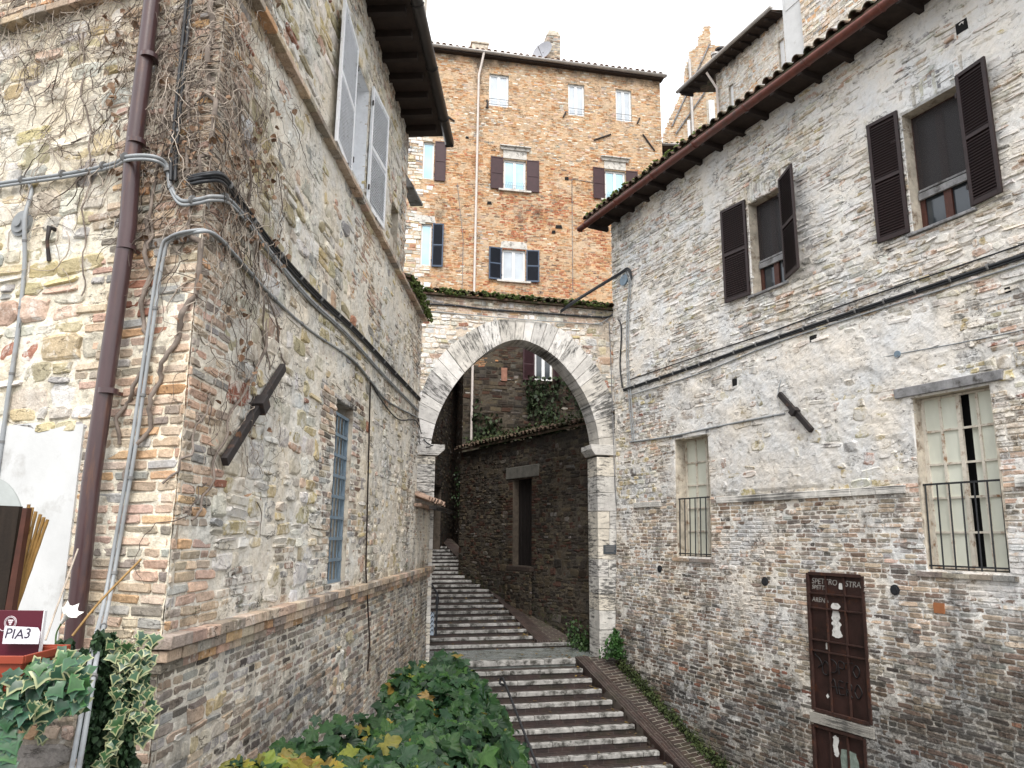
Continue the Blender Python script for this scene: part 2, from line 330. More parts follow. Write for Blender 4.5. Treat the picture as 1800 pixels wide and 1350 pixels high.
# per style: kind, row height, width range, gap, protrusion, n corner pts, exponent, jitter
STY = {
 'brick': (.072, .13, .30, .012, .012, 8, .22, .05), 'brickb': (.070, .13, .29, .014, .010, 8, .25, .08),
 'rubble': (.17, .14, .46, .016, .019, 11, .46, .13), 'rubs': (.10, .08, .30, .014, .017, 9, .45, .15),
 'thin': (.066, .10, .38, .009, .021, 9, .42, .22), 'far': (.072, .13, .27, .014, .010, 4, 1, .06), 'farb': (.16, .2, .5, .02, .02, 4, 1, .12),
}
def masonry(name, fr, s0, s1, z0, z1, zone, mat, parent, holes=(), grid=(.04, .04), mortar=(.50, .46, .39), relief=.010, inside=None, mask=None, plaster=None, colf=None, base=.004):
    """zone(s,z) -> (style, mix); holes = list of (s0,s1,z0,z1); inside(s,z)->bool; mask(s,z)->3 arrays; plaster(s,z) raises the bed over the stones"""
    seed = abs(hash(name)) % 1000 if False else sum(map(ord, name))+int(abs(s1*13+z1*7))
    # ---- mortar bed grid
    def lines(a, b, step, extra):
        n = max(2, int((b-a)/step)+1); L = list(np.linspace(a, b, n)); ex = [e for e in extra if a < e < b]
        L = [l for l in L if all(abs(l-e) > step*.35 for e in ex)]+ex; return np.array(sorted(set(L)))
    if callable(grid[0]):
        L = [s0]
        while L[-1] < s1: L.append(L[-1]+grid[0](L[-1]))
        L[-1] = s1; ex = [e for h in holes for e in h[:2] if s0 < e < s1]; L = np.array(sorted([l for l in L if all(abs(l-e) > .008 for e in ex)]+ex))
        S = L
    else: S = lines(s0, s1, grid[0], [e for h in holes for e in h[:2]])
    Z = lines(z0, z1, grid[1], [e for h in holes for e in h[2:]])
    SS, ZZ = np.meshgrid(S, Z, indexing='ij')
    nb = (fbm(SS*3.1, ZZ*3.1, seed)-.5)*relief*2.4+(fbm(SS*13, ZZ*15, seed+5, 3)-.5)*relief*1.6
    pl = plaster(SS, ZZ) if plaster else 0*SS
    d = nb+base+pl*.022
    edge = np.ones_like(SS)
    for h in holes:
        near = (SS >= h[0]-.005) & (SS <= h[1]+.005) & (ZZ >= h[2]-.005) & (ZZ <= h[3]+.005); edge[near] = 0
    d = d*edge
    V = fr.w(SS, ZZ, d).reshape(-1, 3)
    ni, nj = len(S), len(Z); I = np.arange(ni*nj).reshape(ni, nj)
    cs = (S[:-1]+S[1:])/2; cz = (Z[:-1]+Z[1:])/2; CS, CZc = np.meshgrid(cs, cz, indexing='ij'); ok = np.ones_like(CS, bool)
    for h in holes: ok &= ~((CS > h[0]) & (CS < h[1]) & (CZc > h[2]) & (CZc < h[3]))
    if inside is not None: ok &= inside(CS, CZc)
    q = np.stack([I[:-1, :-1], I[1:, :-1], I[1:, 1:], I[:-1, 1:]], -1)[ok]
    if np.dot(np.cross(np.append(fr.dir, 0), [0, 0, 1]), np.append(fr.n, 0)) < 0: q = q[:, ::-1]; flip = True
    else: flip = False
    mv = fbm(SS*1.7, ZZ*1.7, seed+9, 3)*.35+.82
    mcol = (np.array(mortar)*mv[..., None]); 
    Vs, Cs, Ms, Fi, Ft = [V], [mcol.reshape(-1, 3)], [], [q.ravel()], [np.full(len(q), 4)]
    def getmask(s, z):
        if mask is None: return np.zeros((len(s), 3))
        return np.stack([np.broadcast_to(np.asarray(m_, float), s.shape) for m_ in mask(s, z)], -1)
    mm = getmask(SS.ravel(), ZZ.ravel()); Ms.append(mm)
    # ---- stones
    by = {}
    styles = set()
    for a in np.linspace(s0+.01, s1-.01, 60):
        for b_ in np.linspace(z0+.01, z1-.01, 60): styles.add(zone(a, b_)[0])
    for st in styles:
        rh, w0, w1, gap, prot, npt, ex, jit = STY[st]; z = z0
        while z < z1-.02:
            h = rh*(random.uniform(.93, 1.07) if 'brick' in st or st == 'far' else random.uniform(.6, 1.4)); h = min(h, z1-z)
            zc = z+h/2; iv = [(s0, s1)]
            for H in holes:
                if min(z+h, H[3])-max(z, H[2]) > h*.3:
                    nv = []
                    for a, b_ in iv:
                        if H[0] > a: nv.append((a, min(b_, H[0])))
                        if H[1] < b_: nv.append((max(a, H[1]), b_))
                    iv = [(a, b_) for a, b_ in nv if b_-a > .03]
            for a, b_ in iv:
                s = a-(random.uniform(0, w1*.5) if a == s0 else 0)
                while s < b_-.02:
                    w = random.uniform(w0, w1) if not 'brick' in st else random.choice((w1, w1*random.uniform(.8, 1), (w0+w1)/2, w0*1.05))
                    if b_-(s+w) < w0*.6: w = b_-s
                    if s+w > b_: w = b_-s
                    a_ = max(s, a); ww = s+w-a_; sc = a_+ww/2
                    s += w
                    if ww < .03: continue
                    zt, mx = zone(sc, zc)
                    if zt != st: continue
                    if inside is not None and not inside(np.array([sc]), np.array([zc]))[0]: continue
                    if random.random() < (.03 if 'brick' in st or st in ('far', 'thin') else .05): continue
                    if st in ('rubble', 'farb') and random.random() < .22 and h > .1:
                        hh = h*random.uniform(.35, .6); parts = [(zc-h/2+hh/2, hh), (zc+hh/2, h-hh)]
                    else: parts = [(zc, h)]
                    for (pz, ph) in parts:
                        c = pick(mx); 
                        if colf: c = colf(sc, pz, c)
                        g = gap*random.uniform(.6, 1.5); pv = prot*(random.uniform(.75, 1.45) if 'brick' in st else random.uniform(.25, 1.5))
                        dz = 0 if 'brick' in st or st == 'far' else random.uniform(-.12, .12)*ph*.5
                        by.setdefault(st, []).append((sc, pz+dz, max(.02, ww-g), max(.018, ph-g*.9), pv, *c, random.uniform(-.03, .03) if 'brick' in st or st == 'far' else random.uniform(-.09, .09)))
            z += h
    base = len(V)
    for st, L in by.items():
        A = np.array(L); n = STY[st][5]; ex = STY[st][6]; jit = STY[st][7]; M = len(A)
        t = (np.arange(n)/n*2*math.pi+(math.pi/4 if n in (4, 8) else .3))[None, :]+np.random.uniform(-.12, .12, (M, n))*(0 if n == 4 else 1)
        cx = np.cos(t); sy = np.sin(t)
        if n == 4: px = np.sign(cx)*1.0; py = np.sign(sy)*1.0
        else: px = np.sign(cx)*np.abs(cx)**ex; py = np.sign(sy)*np.abs(sy)**ex
        jx = 1+np.random.uniform(-jit, jit, (M, n)); jy = 1+np.random.uniform(-jit, jit, (M, n))
        W2 = (A[:, 2]/2)[:, None]; H2 = (A[:, 3]/2)[:, None]
        lim = np.minimum(W2, H2)
        bx = px*(W2-lim*.0)*1.0+(jx-1)*lim*2*np.sign(px); by_ = py*H2+(jy-1)*lim*2*np.sign(py)*.6
        rot = A[:, 8][:, None]
        pr = A[:, 4][:, None]; dj = np.random.uniform(-.35, .35, (M, n))*pr
        tilt = (np.random.uniform(-.5, .5, (M, 1))*px+np.random.uniform(-.5, .5, (M, 1))*py)*pr*.8
        rings = [(1.0, -.035+0*pr), (1.0-0.0, pr*.45), (.86, pr)] if n > 4 else [(1.0, -.03+0*pr), (.93, pr)]
        VV = []
        for k, (sc_, dd) in enumerate(rings):
            inset = (1-sc_)*lim*1.6
            X = bx-np.sign(bx)*np.minimum(inset, abs(bx)*.6); Y = by_-np.sign(by_)*np.minimum(inset, abs(by_)*.6)
            Xr = X+Y*rot*0; Yr = Y+X*rot
            D = (dd+(dj*.5+tilt if k else 0))
            VV.append(fr.w(A[:, 0][:, None]+Xr, A[:, 1][:, None]+Yr, D))
        VV = np.stack(VV, 1)           # M, rings, n, 3
        R = len(rings); VV = VV.reshape(-1, 3); off = base+np.arange(M)*R*n
        fs = []
        for k in range(R-1):
            for j in range(n):
                fs.append([k*n+j, k*n+(j+1) % n, (k+1)*n+(j+1) % n, (k+1)*n+j])
        fs = np.array(fs); cap = np.arange((R-1)*n, R*n)
        if flip: fs = fs[:, ::-1]; cap = cap[::-1]
        q4 = (off[:, None, None]+fs[None]).reshape(-1); Fi.append(q4); Ft.append(np.full(M*len(fs), 4))
        Fi.append((off[:, None]+cap[None]).reshape(-1)); Ft.append(np.full(M, n))
        Vs.append(VV); Cs.append(np.repeat(A[:, 5:8], R*n, 0)); Ms.append(np.repeat(getmask(A[:, 0], A[:, 1]), R*n, 0)); base += len(VV)
    V = np.concatenate(Vs); Ft = np.concatenate(Ft); Fi = np.concatenate(Fi); starts = np.concatenate([[0], np.cumsum(Ft)[:-1]])
    return mesh_np(name, V, Fi, starts, Ft, mat, parent, np.concatenate(Cs), np.concatenate(Ms))
def reveal(fr, s0, s1, z0, z1, depth, parent, mat=None, name='window_reveal', sill=True):
    m = MB(); t = .03
    m.fb(fr, s0-t, s0, z0-t, z1+t, -depth, -.003); m.fb(fr, s1, s1+t, z0-t, z1+t, -depth, -.003)
    m.fb(fr, s0, s1, z1, z1+t, -depth, -.003); m.fb(fr, s0, s1, z0-t, z0, -depth, -.003)
    return m.build(name, mat or M_REVEAL, parent)
def casement(fr, s0, s1, z0, z1, d, parent, mf, mg, fw=.05, mid=True, name='window', gname='pane', bars=0, dark=True):
    """two-leaf window: frame + stiles, panes as sub-part"""
    m = MB(); g = MB(); th = .05
    m.fb(fr, s0, s0+fw, z0, z1, d-th, d); m.fb(fr, s1-fw, s1, z0, z1, d-th, d); m.fb(fr, s0+fw, s1-fw, z1-fw, z1, d-th, d); m.fb(fr, s0+fw, s1-fw, z0, z0+fw, d-th, d)
    sc = (s0+s1)/2
    if mid: m.fb(fr, sc-fw*.75, sc+fw*.75, z0+fw, z1-fw, d-th, d+.012)
    for k in range(bars):
        zz = z0+(z1-z0)*(k+1)/(bars+1); m.fb(fr, s0+fw, sc-fw*.75, zz-.012, zz+.012, d-th+.01, d-.006); m.fb(fr, sc+fw*.75, s1-fw, zz-.012, zz+.012, d-th+.01, d-.006)
    o = m.build(name, mf, parent, .004)
    g.fb(fr, s0+fw*.7, s1-fw*.7, z0+fw*.7, z1-fw*.7, d-.034, d-.026); g.build(gname, mg, o)
    return o
def shutter(fr, hinge_s, z0, z1, width, ang, side, parent, mf, ms=None, d0=.02, slats=True, name='shutter', mid=True, th=.035):
    """leaf hinged at hinge_s; side=+1 extends to +s; ang = degrees off the wall plane"""
    a = math.radians(ang); o3 = fr.w(hinge_s, 50, d0)[:2]; dv = fr.dir*side*math.cos(a)+fr.n*math.sin(a); nv = -fr.dir*side*math.sin(a)+fr.n*math.cos(a)
    f2 = Frame(o3, 0); f2.dir = dv; f2.n = nv; f2.zc = None
    m = MB(); fw = .055; th = th
    m.fb(f2, 0, fw, z0, z1, 0, th); m.fb(f2, width-fw, width, z0, z1, 0, th); m.fb(f2, fw, width-fw, z0, z0+fw*1.3, 0, th); m.fb(f2, fw, width-fw, z1-fw, z1, 0, th)
    zm = (z0+z1)/2
    if mid: m.fb(f2, fw, width-fw, zm-.03, zm+.03, 0, th)
    o = m.build(name, mf, parent, .004)
    sl_ = MB(); z = z0+fw*1.3+.01
    if slats:
        while z < z1-fw-.03:
            if not (mid and abs(z+.015-zm) < .045):
                P = [f2.w(fw, z, th*.95), f2.w(width-fw, z, th*.95), f2.w(width-fw, z+.008, th*.95), f2.w(fw, z+.008, th*.95), f2.w(fw, z+.03, .004), f2.w(width-fw, z+.03, .004), f2.w(width-fw, z+.038, .004), f2.w(fw, z+.038, .004)]
                sl_.hexa(P)
            z += .042
        sl_.fb(f2, fw, width-fw, z0+fw, z1-fw, 0.0005, .003)
    else: sl_.fb(f2, fw, width-fw, z0+fw, z1-fw, .006, .022)
    sl_.build('slats' if slats else 'shutter_panel', ms or mf, o)
    h = MB()
    for zz in (z0+.15*(z1-z0), z1-.15*(z1-z0)): h.mark(); h.tube([f2.w(-.012, zz-.035, th), f2.w(-.012, zz+.035, th)], .012, 8)
    h.split('hinge', M_IRON, o)
    return o
def coppi(m, P, along, up, count, pitch, length, r=.085, rows=1, jit=.012, under=True):
    """rounded roof tiles: half pipes laid up the slope; P start, along = unit vector of the eave, up = unit vector up the slope"""
    P = np.array(P, float); along = np.array(along, float); up = np.array(up, float); nn = np.cross(along, up); nn /= np.linalg.norm(nn)
    if nn[2] < 0: nn = -nn
    for rr_ in range(rows):
        for i in range(count):
            c = P+along*(i*pitch+random.uniform(-jit, jit))+up*(rr_*length*.8+random.uniform(-.03, .03))+nn*(rr_*.015*0+random.uniform(-.008, .008)); sk = random.uniform(-.04, .04)
            V = []; n = 8
            for e, (L, rs) in enumerate(((0, r), (length, r*.8))):
                for ring in (1.0, .80):
                    for j in range(n+1):
                        a = math.pi*j/n; V.append(c+up*L+along*(math.cos(a)*rs*ring+sk*L)+nn*(math.sin(a)*rs*ring*.9+e*.015+rr_*.03))
            k = n+1; Fc = []
            for j in range(n):
                Fc += [(j, j+1, 2*k+j+1, 2*k+j), (k+j+1, k+j, 3*k+j, 3*k+j+1), (j+1, j, k+j, k+j+1), (2*k+j, 2*k+j+1, 3*k+j+1, 3*k+j)]
            m.add(V, Fc, False)
            if under:   # channel tile between
                c2 = c+along*pitch*.5-nn*.02; V = []
                for L in (0, length):
                    for j in range(6):
                        a = math.pi+math.pi*j/5; V.append(c2+up*L+along*(math.cos(a)*r*.75)+nn*(math.sin(a)*r*.4+.03))
                m.add(V, [(j, j+1, 7+j, 6+j) for j in range(5)])
# ------------------------------------------------------------------ frames of the place
LS = Frame((-2.183, 4.867), 2.2); LF = Frame((-2.183, 4.867), -70.5, True)
RW = Frame((2.42, 17.09), 155.5, zc=3.38, batter=.035); AR = Frame((0, 16.6), 76); CB = Frame((0, 29), 79)
LT = Frame((2.42, 17.5), -30, True); AL = Frame((-3.0, 24), 5); BB = Frame((9.208, 34), 157)
AX = np.array([math.sin(math.radians(-14)), math.cos(math.radians(-14))]); SX = np.array([AX[1], -AX[0]])   # up the stairs / along a step
def structure(o): o['kind'] = 'structure'; return o
# ------------------------------------------------------------------ ground, stairs, ramps
def paver_mat(name, rz, sc, c1, c2, mortar, rough=.45, bw=.5, rh=.25, moss=.3, slope=0):
    m, t, b = nodes(name); tc = t.nodes.new("ShaderNodeTexCoord"); mp = t.nodes.new("ShaderNodeMapping"); mp.inputs['Rotation'].default_value = (0, 0, rz); mp.inputs['Scale'].default_value = (sc, sc, 0)
    t.links.new(tc.outputs['Object'], mp.inputs[0]); w = t.nodes.new("ShaderNodeTexNoise"); w.inputs['Scale'].default_value = 3; t.links.new(tc.outputs['Object'], w.inputs['Vector'])
    va = t.nodes.new("ShaderNodeVectorMath"); va.operation = 'MULTIPLY_ADD'; t.links.new(w.outputs['Color'], va.inputs[0]); va.inputs[1].default_value = (.12, .12, 0); t.links.new(mp.outputs[0], va.inputs[2])
    br = t.nodes.new("ShaderNodeTexBrick"); t.links.new(va.outputs[0], br.inputs['Vector']); br.inputs['Scale'].default_value = 1; br.inputs['Brick Width'].default_value = bw; br.inputs['Row Height'].default_value = rh
    br.inputs['Mortar Size'].default_value = .014; br.inputs['Mortar Smooth'].default_value = .3; br.inputs['Color1'].default_value = (*c1, 1); br.inputs['Color2'].default_value = (*c2, 1); br.inputs['Mortar'].default_value = (*mortar, 1)
    v = ramp(t, noise(t, 5, 8, .7), [(.3, (.55, .55, .55)), (.7, (1.3, 1.3, 1.3))]); base = mix(t, 1, br.outputs['Color'], v.outputs[0], 'MULTIPLY')
    g = ramp(t, noise(t, 1.7, 9, .75), [(.5, (0, 0, 0)), (.68, (1, 1, 1))]); base = mix(t, mth(t, 'MULTIPLY', g.outputs[0], moss), base, (.045, .06, .02))
    t.links.new(base, b.inputs['Base Color']); r = ramp(t, noise(t, 3, 5, .6), [(.3, (rough-.12,)*3), (.7, (rough+.25,)*3)]); t.links.new(r.outputs[0], b.inputs['Roughness'])
    b.inputs['Specular IOR Level'].default_value = .45
    bump(t, b, mth(t, 'ADD', mth(t, 'MULTIPLY', br.outputs['Fac'], -.8), mth(t, 'MULTIPLY', noise(t, 40, 5), .8)), .5, .01); return m
M_PAV = paver_mat('dark_brick_treads', math.radians(-14), 2.0, (.045, .028, .025), (.028, .020, .019), (.07, .06, .055), .45, moss=.25)
M_RAMP = paver_mat('dark_brick_ramp', math.radians(-24.5), 2.0, (.060, .040, .034), (.038, .029, .026), (.26, .24, .20), .42, bw=.56, rh=.19, moss=.35)
M_RIB = paver_mat('soldier_course_bricks', math.radians(65.5), 2.0, (.050, .031, .027), (.032, .022, .020), (.10, .085, .075), .45, bw=.9, rh=.13, moss=.2)
M_GROUND = plain('earth_and_stone', (.09, .085, .075), .95, .4, 1.5, 30, .5)
M_NOSE = plain('worn_pale_stone_nosing', (.37, .365, .35), .7, .3, 6, 40, .5, col2=(.055, .053, .047), c2amt=.60)
M_LAND = plain('worn_grey_slab', (.17, .185, .18), .25, .35, 2.2, 30, .25, spec=.5, col2=(.07, .075, .06), c2amt=.45)
m = MB(); m.box((0, 60, -4.3), (500, 500, .2)); structure(m.build('ground', M_GROUND))
def pt(dist, lat, z): q = AX*dist+SX*lat; return (q[0], q[1], z)
D0, D1 = 16.10, 17.80
def lat_of(x, y): return float(np.array([x, y])@SX)
# lower flight: k-th tread at z=-.14k
RL, TL = .14, .372
def lowR(k):                       # right end of step k, running parallel to the right-hand wall
    p = np.array([1.49, 16.86])+np.array([.415, -.910])*(k-1)*TL*1.035/ .955*1.0; return lat_of(*p)
def ls_lat(dist, off=-.15):
    P = LS.P+LS.n*off; t = (dist-P@AX)/(LS.dir@AX); q = P+LS.dir*t; return float(q@SX)
NH = .072                          # nosing slabs are thin, the riser under them is dark brick
def step(tread, nose, d0, d1, L, R, z, nd=.13, nh=NH):
    tread.hexa([pt(d0+.018, L, z-.5), pt(d0+.018, R, z-.5), pt(d1, R, z-.5), pt(d1, L, z-.5), pt(d0+.018, L, z-.004), pt(d0+.018, R, z-.004), pt(d1, R, z-.004), pt(d1, L, z-.004)])
    s = L
    while s < R-.05:
        w = random.uniform(.45, 1.3); e = min(R, s+w); e = R+.003 if R-e < .25 else e; j = random.uniform(-.012, .010); jz = random.uniform(.001, .009); t = random.uniform(-.004, .004); g = random.uniform(.002, .006)
        nose.hexa([pt(d0+j, s+g, z-nh), pt(d0+j, e-g, z-nh), pt(d0+nd, e-g, z-nh), pt(d0+nd, s+g, z-nh), pt(d0+j, s+g, z+jz), pt(d0+j+t, e-g, z+jz), pt(d0+nd, e-g, z+jz*.5), pt(d0+nd, s+g, z+jz*.5)]); s = e
tread = MB(); nose = MB()
for k in range(1, 19):
    d1 = D0-(k-1)*TL; d0 = D0-k*TL; step(tread, nose, d0, d1+.05, ls_lat(d0), lowR(k), -RL*k, .12)
o = structure(tread.build('lower_stairs', M_PAV)); nose.build('nosing', M_NOSE, o, .010)
LR = lat_of(2.25, 17.35); LL = ls_lat(D0, -.6)
m = MB(); m.hexa([pt(D0+.02, LL, -.6), pt(D0+.02, LR, -.6), pt(D1+.1, LR, -.6), pt(D1+.1, LL, -.6), pt(D0+.02, LL, 0), pt(D0+.02, LR, 0), pt(D1+.1, LR, 0), pt(D1+.1, LL, 0)])
o = structure(m.build('landing', M_LAND)); nose = MB(); dm_ = MB(); step(dm_, nose, D0, D0+.3, LL, LR-.02, .004, .22, .10); nose.build('nosing', M_NOSE, o, .010)
RU, TU = .105, .515
def upR(k):
    if k <= 1.001: return lat_of(2.3, 18.9) if k > .99 else lat_of(.75, 18.4)
    f = (k-2)/17; return (1-f)*lat_of(.66, 18.62)+f*lat_of(-2.05, 27.3)
tread = MB(); nose = MB(); NU = 21
for k in range(1, NU+1):
    d0 = D1+(k-1)*TU*(.93+.07*k/21); d1 = D1+k*TU*(.93+.07*(k+1)/21)+(6 if k == NU else .02); step(tread, nose, d0, d1, lat_of(-3.6, d0-.8), upR(k), RU*k, .13, .065)
o = structure(tread.build('upper_stairs', M_PAV)); nose.build('nosing', M_NOSE, o, .009)
def slab(name, mat, pts, th=.4):
    n = len(pts); m = MB(); m.add([(p[0], p[1], p[2]-th) for p in pts]+list(pts), [tuple(range(n))[::-1], tuple(range(n, 2*n))]+[(i, (i+1) % n, (i+1) % n+n, i+n) for i in range(n)]); return structure(m.build(name, mat))
def lz(dist): return -(D0-dist)/TL*RL
def uz(dist): return RU*1.0+(dist-D1-.15)/TU*RU*1.0
# lower ramp beside the right wall
def rw_lat(dist, off=0):          # where the right wall stands at that distance
    P = RW.P+RW.n*off; t = (dist-P@AX)/(RW.dir@AX); q = P+RW.dir*t; return float(q@SX)
dA, dB = D0+.02, D0-18*TL; rR = lambda d: lowR((D0-d)/TL+.5)+.0
def rampstrip(name, mat, la, lb, dz, d0, d1, zf, n=14):
    V = []; Fc = []
    for i in range(n+1):
        d = d0+(d1-d0)*i/n; z = zf(d)+dz; a, b = la(d), lb(d); V += [pt(d, a, z-.6), pt(d, a, z), pt(d, b, z), pt(d, b, z-.6)]
    for i in range(n):
        for j in range(4): Fc.append((i*4+j, (i+1)*4+j, (i+1)*4+(j+1) % 4, i*4+(j+1) % 4))
    Fc += [(0, 1, 2, 3), tuple(n*4+q for q in (3, 2, 1, 0))]
    m = MB(); m.add(V, Fc); return structure(m.build(name, mat))
rampstrip('ramp_border', M_RIB, lambda d: rR(d)+.004, lambda d: rR(d)+.30, .045, dA, dB, lz)
rampstrip('ramp', M_RAMP, lambda d: rR(d)+.30, lambda d: max(rR(d)+.45, rw_lat(d, -.1)), .03, dA, dB, lz)
uR = lambda d: upR(max(1.3, 1.6+(d-D1)/TU*1.0))
rampstrip('upper_ramp_border', M_RIB, lambda d: uR(d)+.004, lambda d: uR(d)+.35, .05, D1+.17, 29.5, uz)
def lt_lat(d, off=0):
    P = LT.P+LT.n*off; t = (d-P@AX)/(LT.dir@AX); q = P+LT.dir*t; return float(q@SX)
rampstrip('upper_ramp', M_RAMP, lambda d: uR(d)+.35, lambda d: max(uR(d)+.5, lt_lat(d, -.3)), .03, D1+.17, 29.5, uz)
# ------------------------------------------------------------------ LEFT HOUSE
H1 = empty('stone_house', (-2.183, 4.867, -3), 'tall rubble stone house at the left with pale shutters and a bare creeper', 'house')
zc1, zl1 = 1.98, 6.80           # string course, upper ledge
gs0, gs1, gz0, gz1 = 3.62, 4.42, 2.05, 4.16
ws0, ws1, wz0, wz1 = 3.53, 4.36, 6.95, 8.62
ns0, ns1, nz0, nz1 = 6.12, 6.68, 6.99, 7.88
def n2(s, z, f, sd): return float(vn(s*f, z*f, sd))
def zone_ls(s, z):
    r = n2(s, z, 2.3, 3)
    if z < zc1: return ('brickb', 'bri_low') if r > .2 else ('rubs', 'rub_fade')
    if s < .38+.35*(int(z/.22) % 2)*.6+.2*r: return ('brick', 'bri_l')
    if z > zl1:
        if s > 6.9: return ('brick', 'bri_l')
        if z > 8.9+.5*r: return ('brick', 'bri_side')
        return ('rubs', 'rub_l') if n2(s, z, .9, 8) > .45 else ('rubble', 'rub_l')
    if gs0-.45-.25*r < s < gs1+.35+.2*r and gz0-.1 < z < gz1+.1: return ('brick', 'bri_side')
    if gs0-.3 < s < gs1+.3 and gz1 <= z < gz1+.65: return ('rubs', 'rub_fade')
    if 3.9 < s < 5.6 and 5.35+.3*r < z < 6.75: return ('brick', 'bri_l')
    if s > 8.6-.5*r: return ('brick', 'bri_side')
    if s > 5.2 and r > .35: return ('rubs', 'rub_fade')
    if z < 2.5 and r > .55: return ('brick', 'bri_side')
    return ('rubble', 'rub_l')
def mask_ls(s, z):
    low = sstep(2.4, .5, z); far = sstep(3, 9, s)
    g = .10+.36*low+.22*far*fbm(s*.8, z*.8, 3)*1.6+.30*np.exp(-((z-zc1+.1)/.20)**2)+.20*np.exp(-((z-5.0+.02*s)/.35)**2)
    b = -.15+.55*np.exp(-((z-zc1-.08)/.12)**2)+.25*sstep(.2, -1, z)
    return (.34+.50*(fbm(s*.6, z*.6, 5)-.35)+.10*far-.32*sstep(.85, .55, s)-.2*sstep(2.1, 1.9, z), g, b)
def plas_ls(s, z): return sstep(.42, .62, fbm(s*1.1, z*1.1, 21))*(.6+.0*s)*sstep(.6, 1.2, s)*(1-.95*sstep(2.1, 1.9, z))
def ins_ls(s, z):
    a = s < 9.4; a |= (z < 3.12) & (s < 11.3); a &= ~((z > 6.9) & (s > 7.3)); return a
holes_ls = [(gs0, gs1, gz0, gz1), (ws0, ws1, wz0, wz1), (ns0, ns1, nz0, nz1)]
masonry('side_wall', LS, 0, 11.3, -2.6, 9.75, zone_ls, M_WALL, H1, holes_ls, grid=(lambda s: .018+.0038*s, .030), base=.004, mortar=(.72, .685, .61), relief=.010, inside=ins_ls, mask=mask_ls, plaster=plas_ls)
pb0, pb1, pbz = .86, 2.6, 3.42
def zone_lf(s, z):
    r = n2(s, z, 2.1, 13)
    if s < .78+.16*(int(z/.21) % 2)+.1*r: return ('brick', 'bri_l')
    if z > zl1: return ('brick', 'bri_l')
    if z < 1.95: return ('brickb', 'bri_low')
    if r > .78: return ('rubs', 'rub_l')
    return ('rubble', 'rub_l')
def mask_lf(s, z): return (.26+.3*(fbm(s, z, 6)-.3)-.26*sstep(1.0, .8, s), .06+.3*sstep(2.6, 1.2, z)+.25*np.exp(-((z-5.25)/.15)**2), -.2+.4*sstep(2.1, 1.6, z))
masonry('front_wall', LF, 0, 5.5, -2.6, 9.75, zone_lf, M_WALL, H1, [(pb0, pb1, -2.6, pbz-.12)], grid=(.022, .026), mortar=(.72, .67, .56), relief=.012, base=.004, mask=mask_lf, plaster=lambda s, z: sstep(.55, .7, fbm(s*1.3, z*1.3, 31))*.4*sstep(1, 1.4, s))
m = MB(); e = [(pb0-.06, -2.6), (pb1+.5, -2.6), (pb1+.5, pbz+.05)]
for i in range(15): e.append((pb1+.5-(pb1+.5-pb0)*(i+1)/15, pbz+random.uniform(-.05, .04)-.10*(i/15)**3))
m.prism(LF, [(float(a), float(b)) for a, b in e], -.05, .018); m.build('plaster_panel', M_PLASTER, H1)
# string course and ledges: rows of bricks with their own joints
def brick_band(m, fr, s0, s1, z0, z1, d0, d1, w=(.2, .3), rows=1):
    for r in range(rows):
        s = s0; za = z0+(z1-z0)*r/rows; zb = z0+(z1-z0)*(r+1)/rows
        while s < s1-.01:
            e = min(s1, s+random.uniform(*w)); j = random.uniform(-.006, .008); m.fb(fr, s+.004, e-.004, za+.005, zb-.004+random.uniform(-.003, .003), d0, d1+j); s = e
def band_mesh(name, specs, parent, mx='bri_l', g=.3, b=.35):
    V, Fi, C, K = [], [], [], []
    m = MB()
    for sp in specs: brick_band(m, *sp[:7], **(sp[7] if len(sp) > 7 else {}))
    V = np.array(m.V); Fi = np.array(m.Fc).reshape(-1); nb = len(V)//8
    C = np.repeat(np.array([pick(mx) for _ in range(nb)]), 8, 0); K = np.tile([.25, g-.05, b-.2], (len(V), 1))
    o = mesh_np(name, V, Fi, np.arange(0, len(Fi), 4), np.full(len(Fi)//4, 4), M_WALL, parent, C, K); bv = o.modifiers.new('bevel', 'BEVEL'); bv.width = .006; bv.segments = 2; return o
band_mesh('string_course', [(LS, -.10, 11.55, zc1-.085, zc1, -.1, .115), (LS, -.08, 11.52, zc1-.165, zc1-.085, -.1, .085), (LS, -.06, 11.5, zc1-.235, zc1-.165, -.1, .045)], H1, 'course', .36, .40)
band_mesh('upper_ledge', [(LS, -.05, 9.45, zl1, zl1+.07, -.1, .11), (LF, -.05, 5.5, zl1, zl1+.07, -.1, .11)], H1, 'course', .25, .1)
m = MB(); m.tube([(-2.183-.03, 4.867+.055, -2.6), (-2.183-.03, 4.867+.055, 9.7)], .045, 8); m.build('corner_core', M_REVEAL, H1)
# grille window
reveal(LS, gs0, gs1, gz0, gz1, .34, H1)
m = MB(); m.fb(LS, gs0-.02, gs1+.02, gz0-.02, gz1+.02, -.36, -.345); m.build('window_recess', M_BLACK, H1)
o = casement(LS, gs0, gs1, gz0, gz1, -.22, H1, M_IRONB, M_GDARK, .05)
m = MB()
m.fb(LS, gs0+.01, gs0+.05, gz0, gz1-.12, -.09, -.05); m.fb(LS, gs1-.05, gs1-.01, gz0, gz1-.12, -.09, -.05)
for k in range(4): s = gs0+.03+(gs1-gs0-.06)*(k+1)/5; m.tube([LS.w(s, gz0, -.07), LS.w(s, gz1-.12, -.07)], .011, 6)
for k in range(9): z = gz0+.02+(gz1-.16-gz0)*k/8; m.fb(LS, gs0+.01, gs1-.01, z-.018, z+.018, -.058, -.045)
m.build('window_grille', M_IRONB, H1)
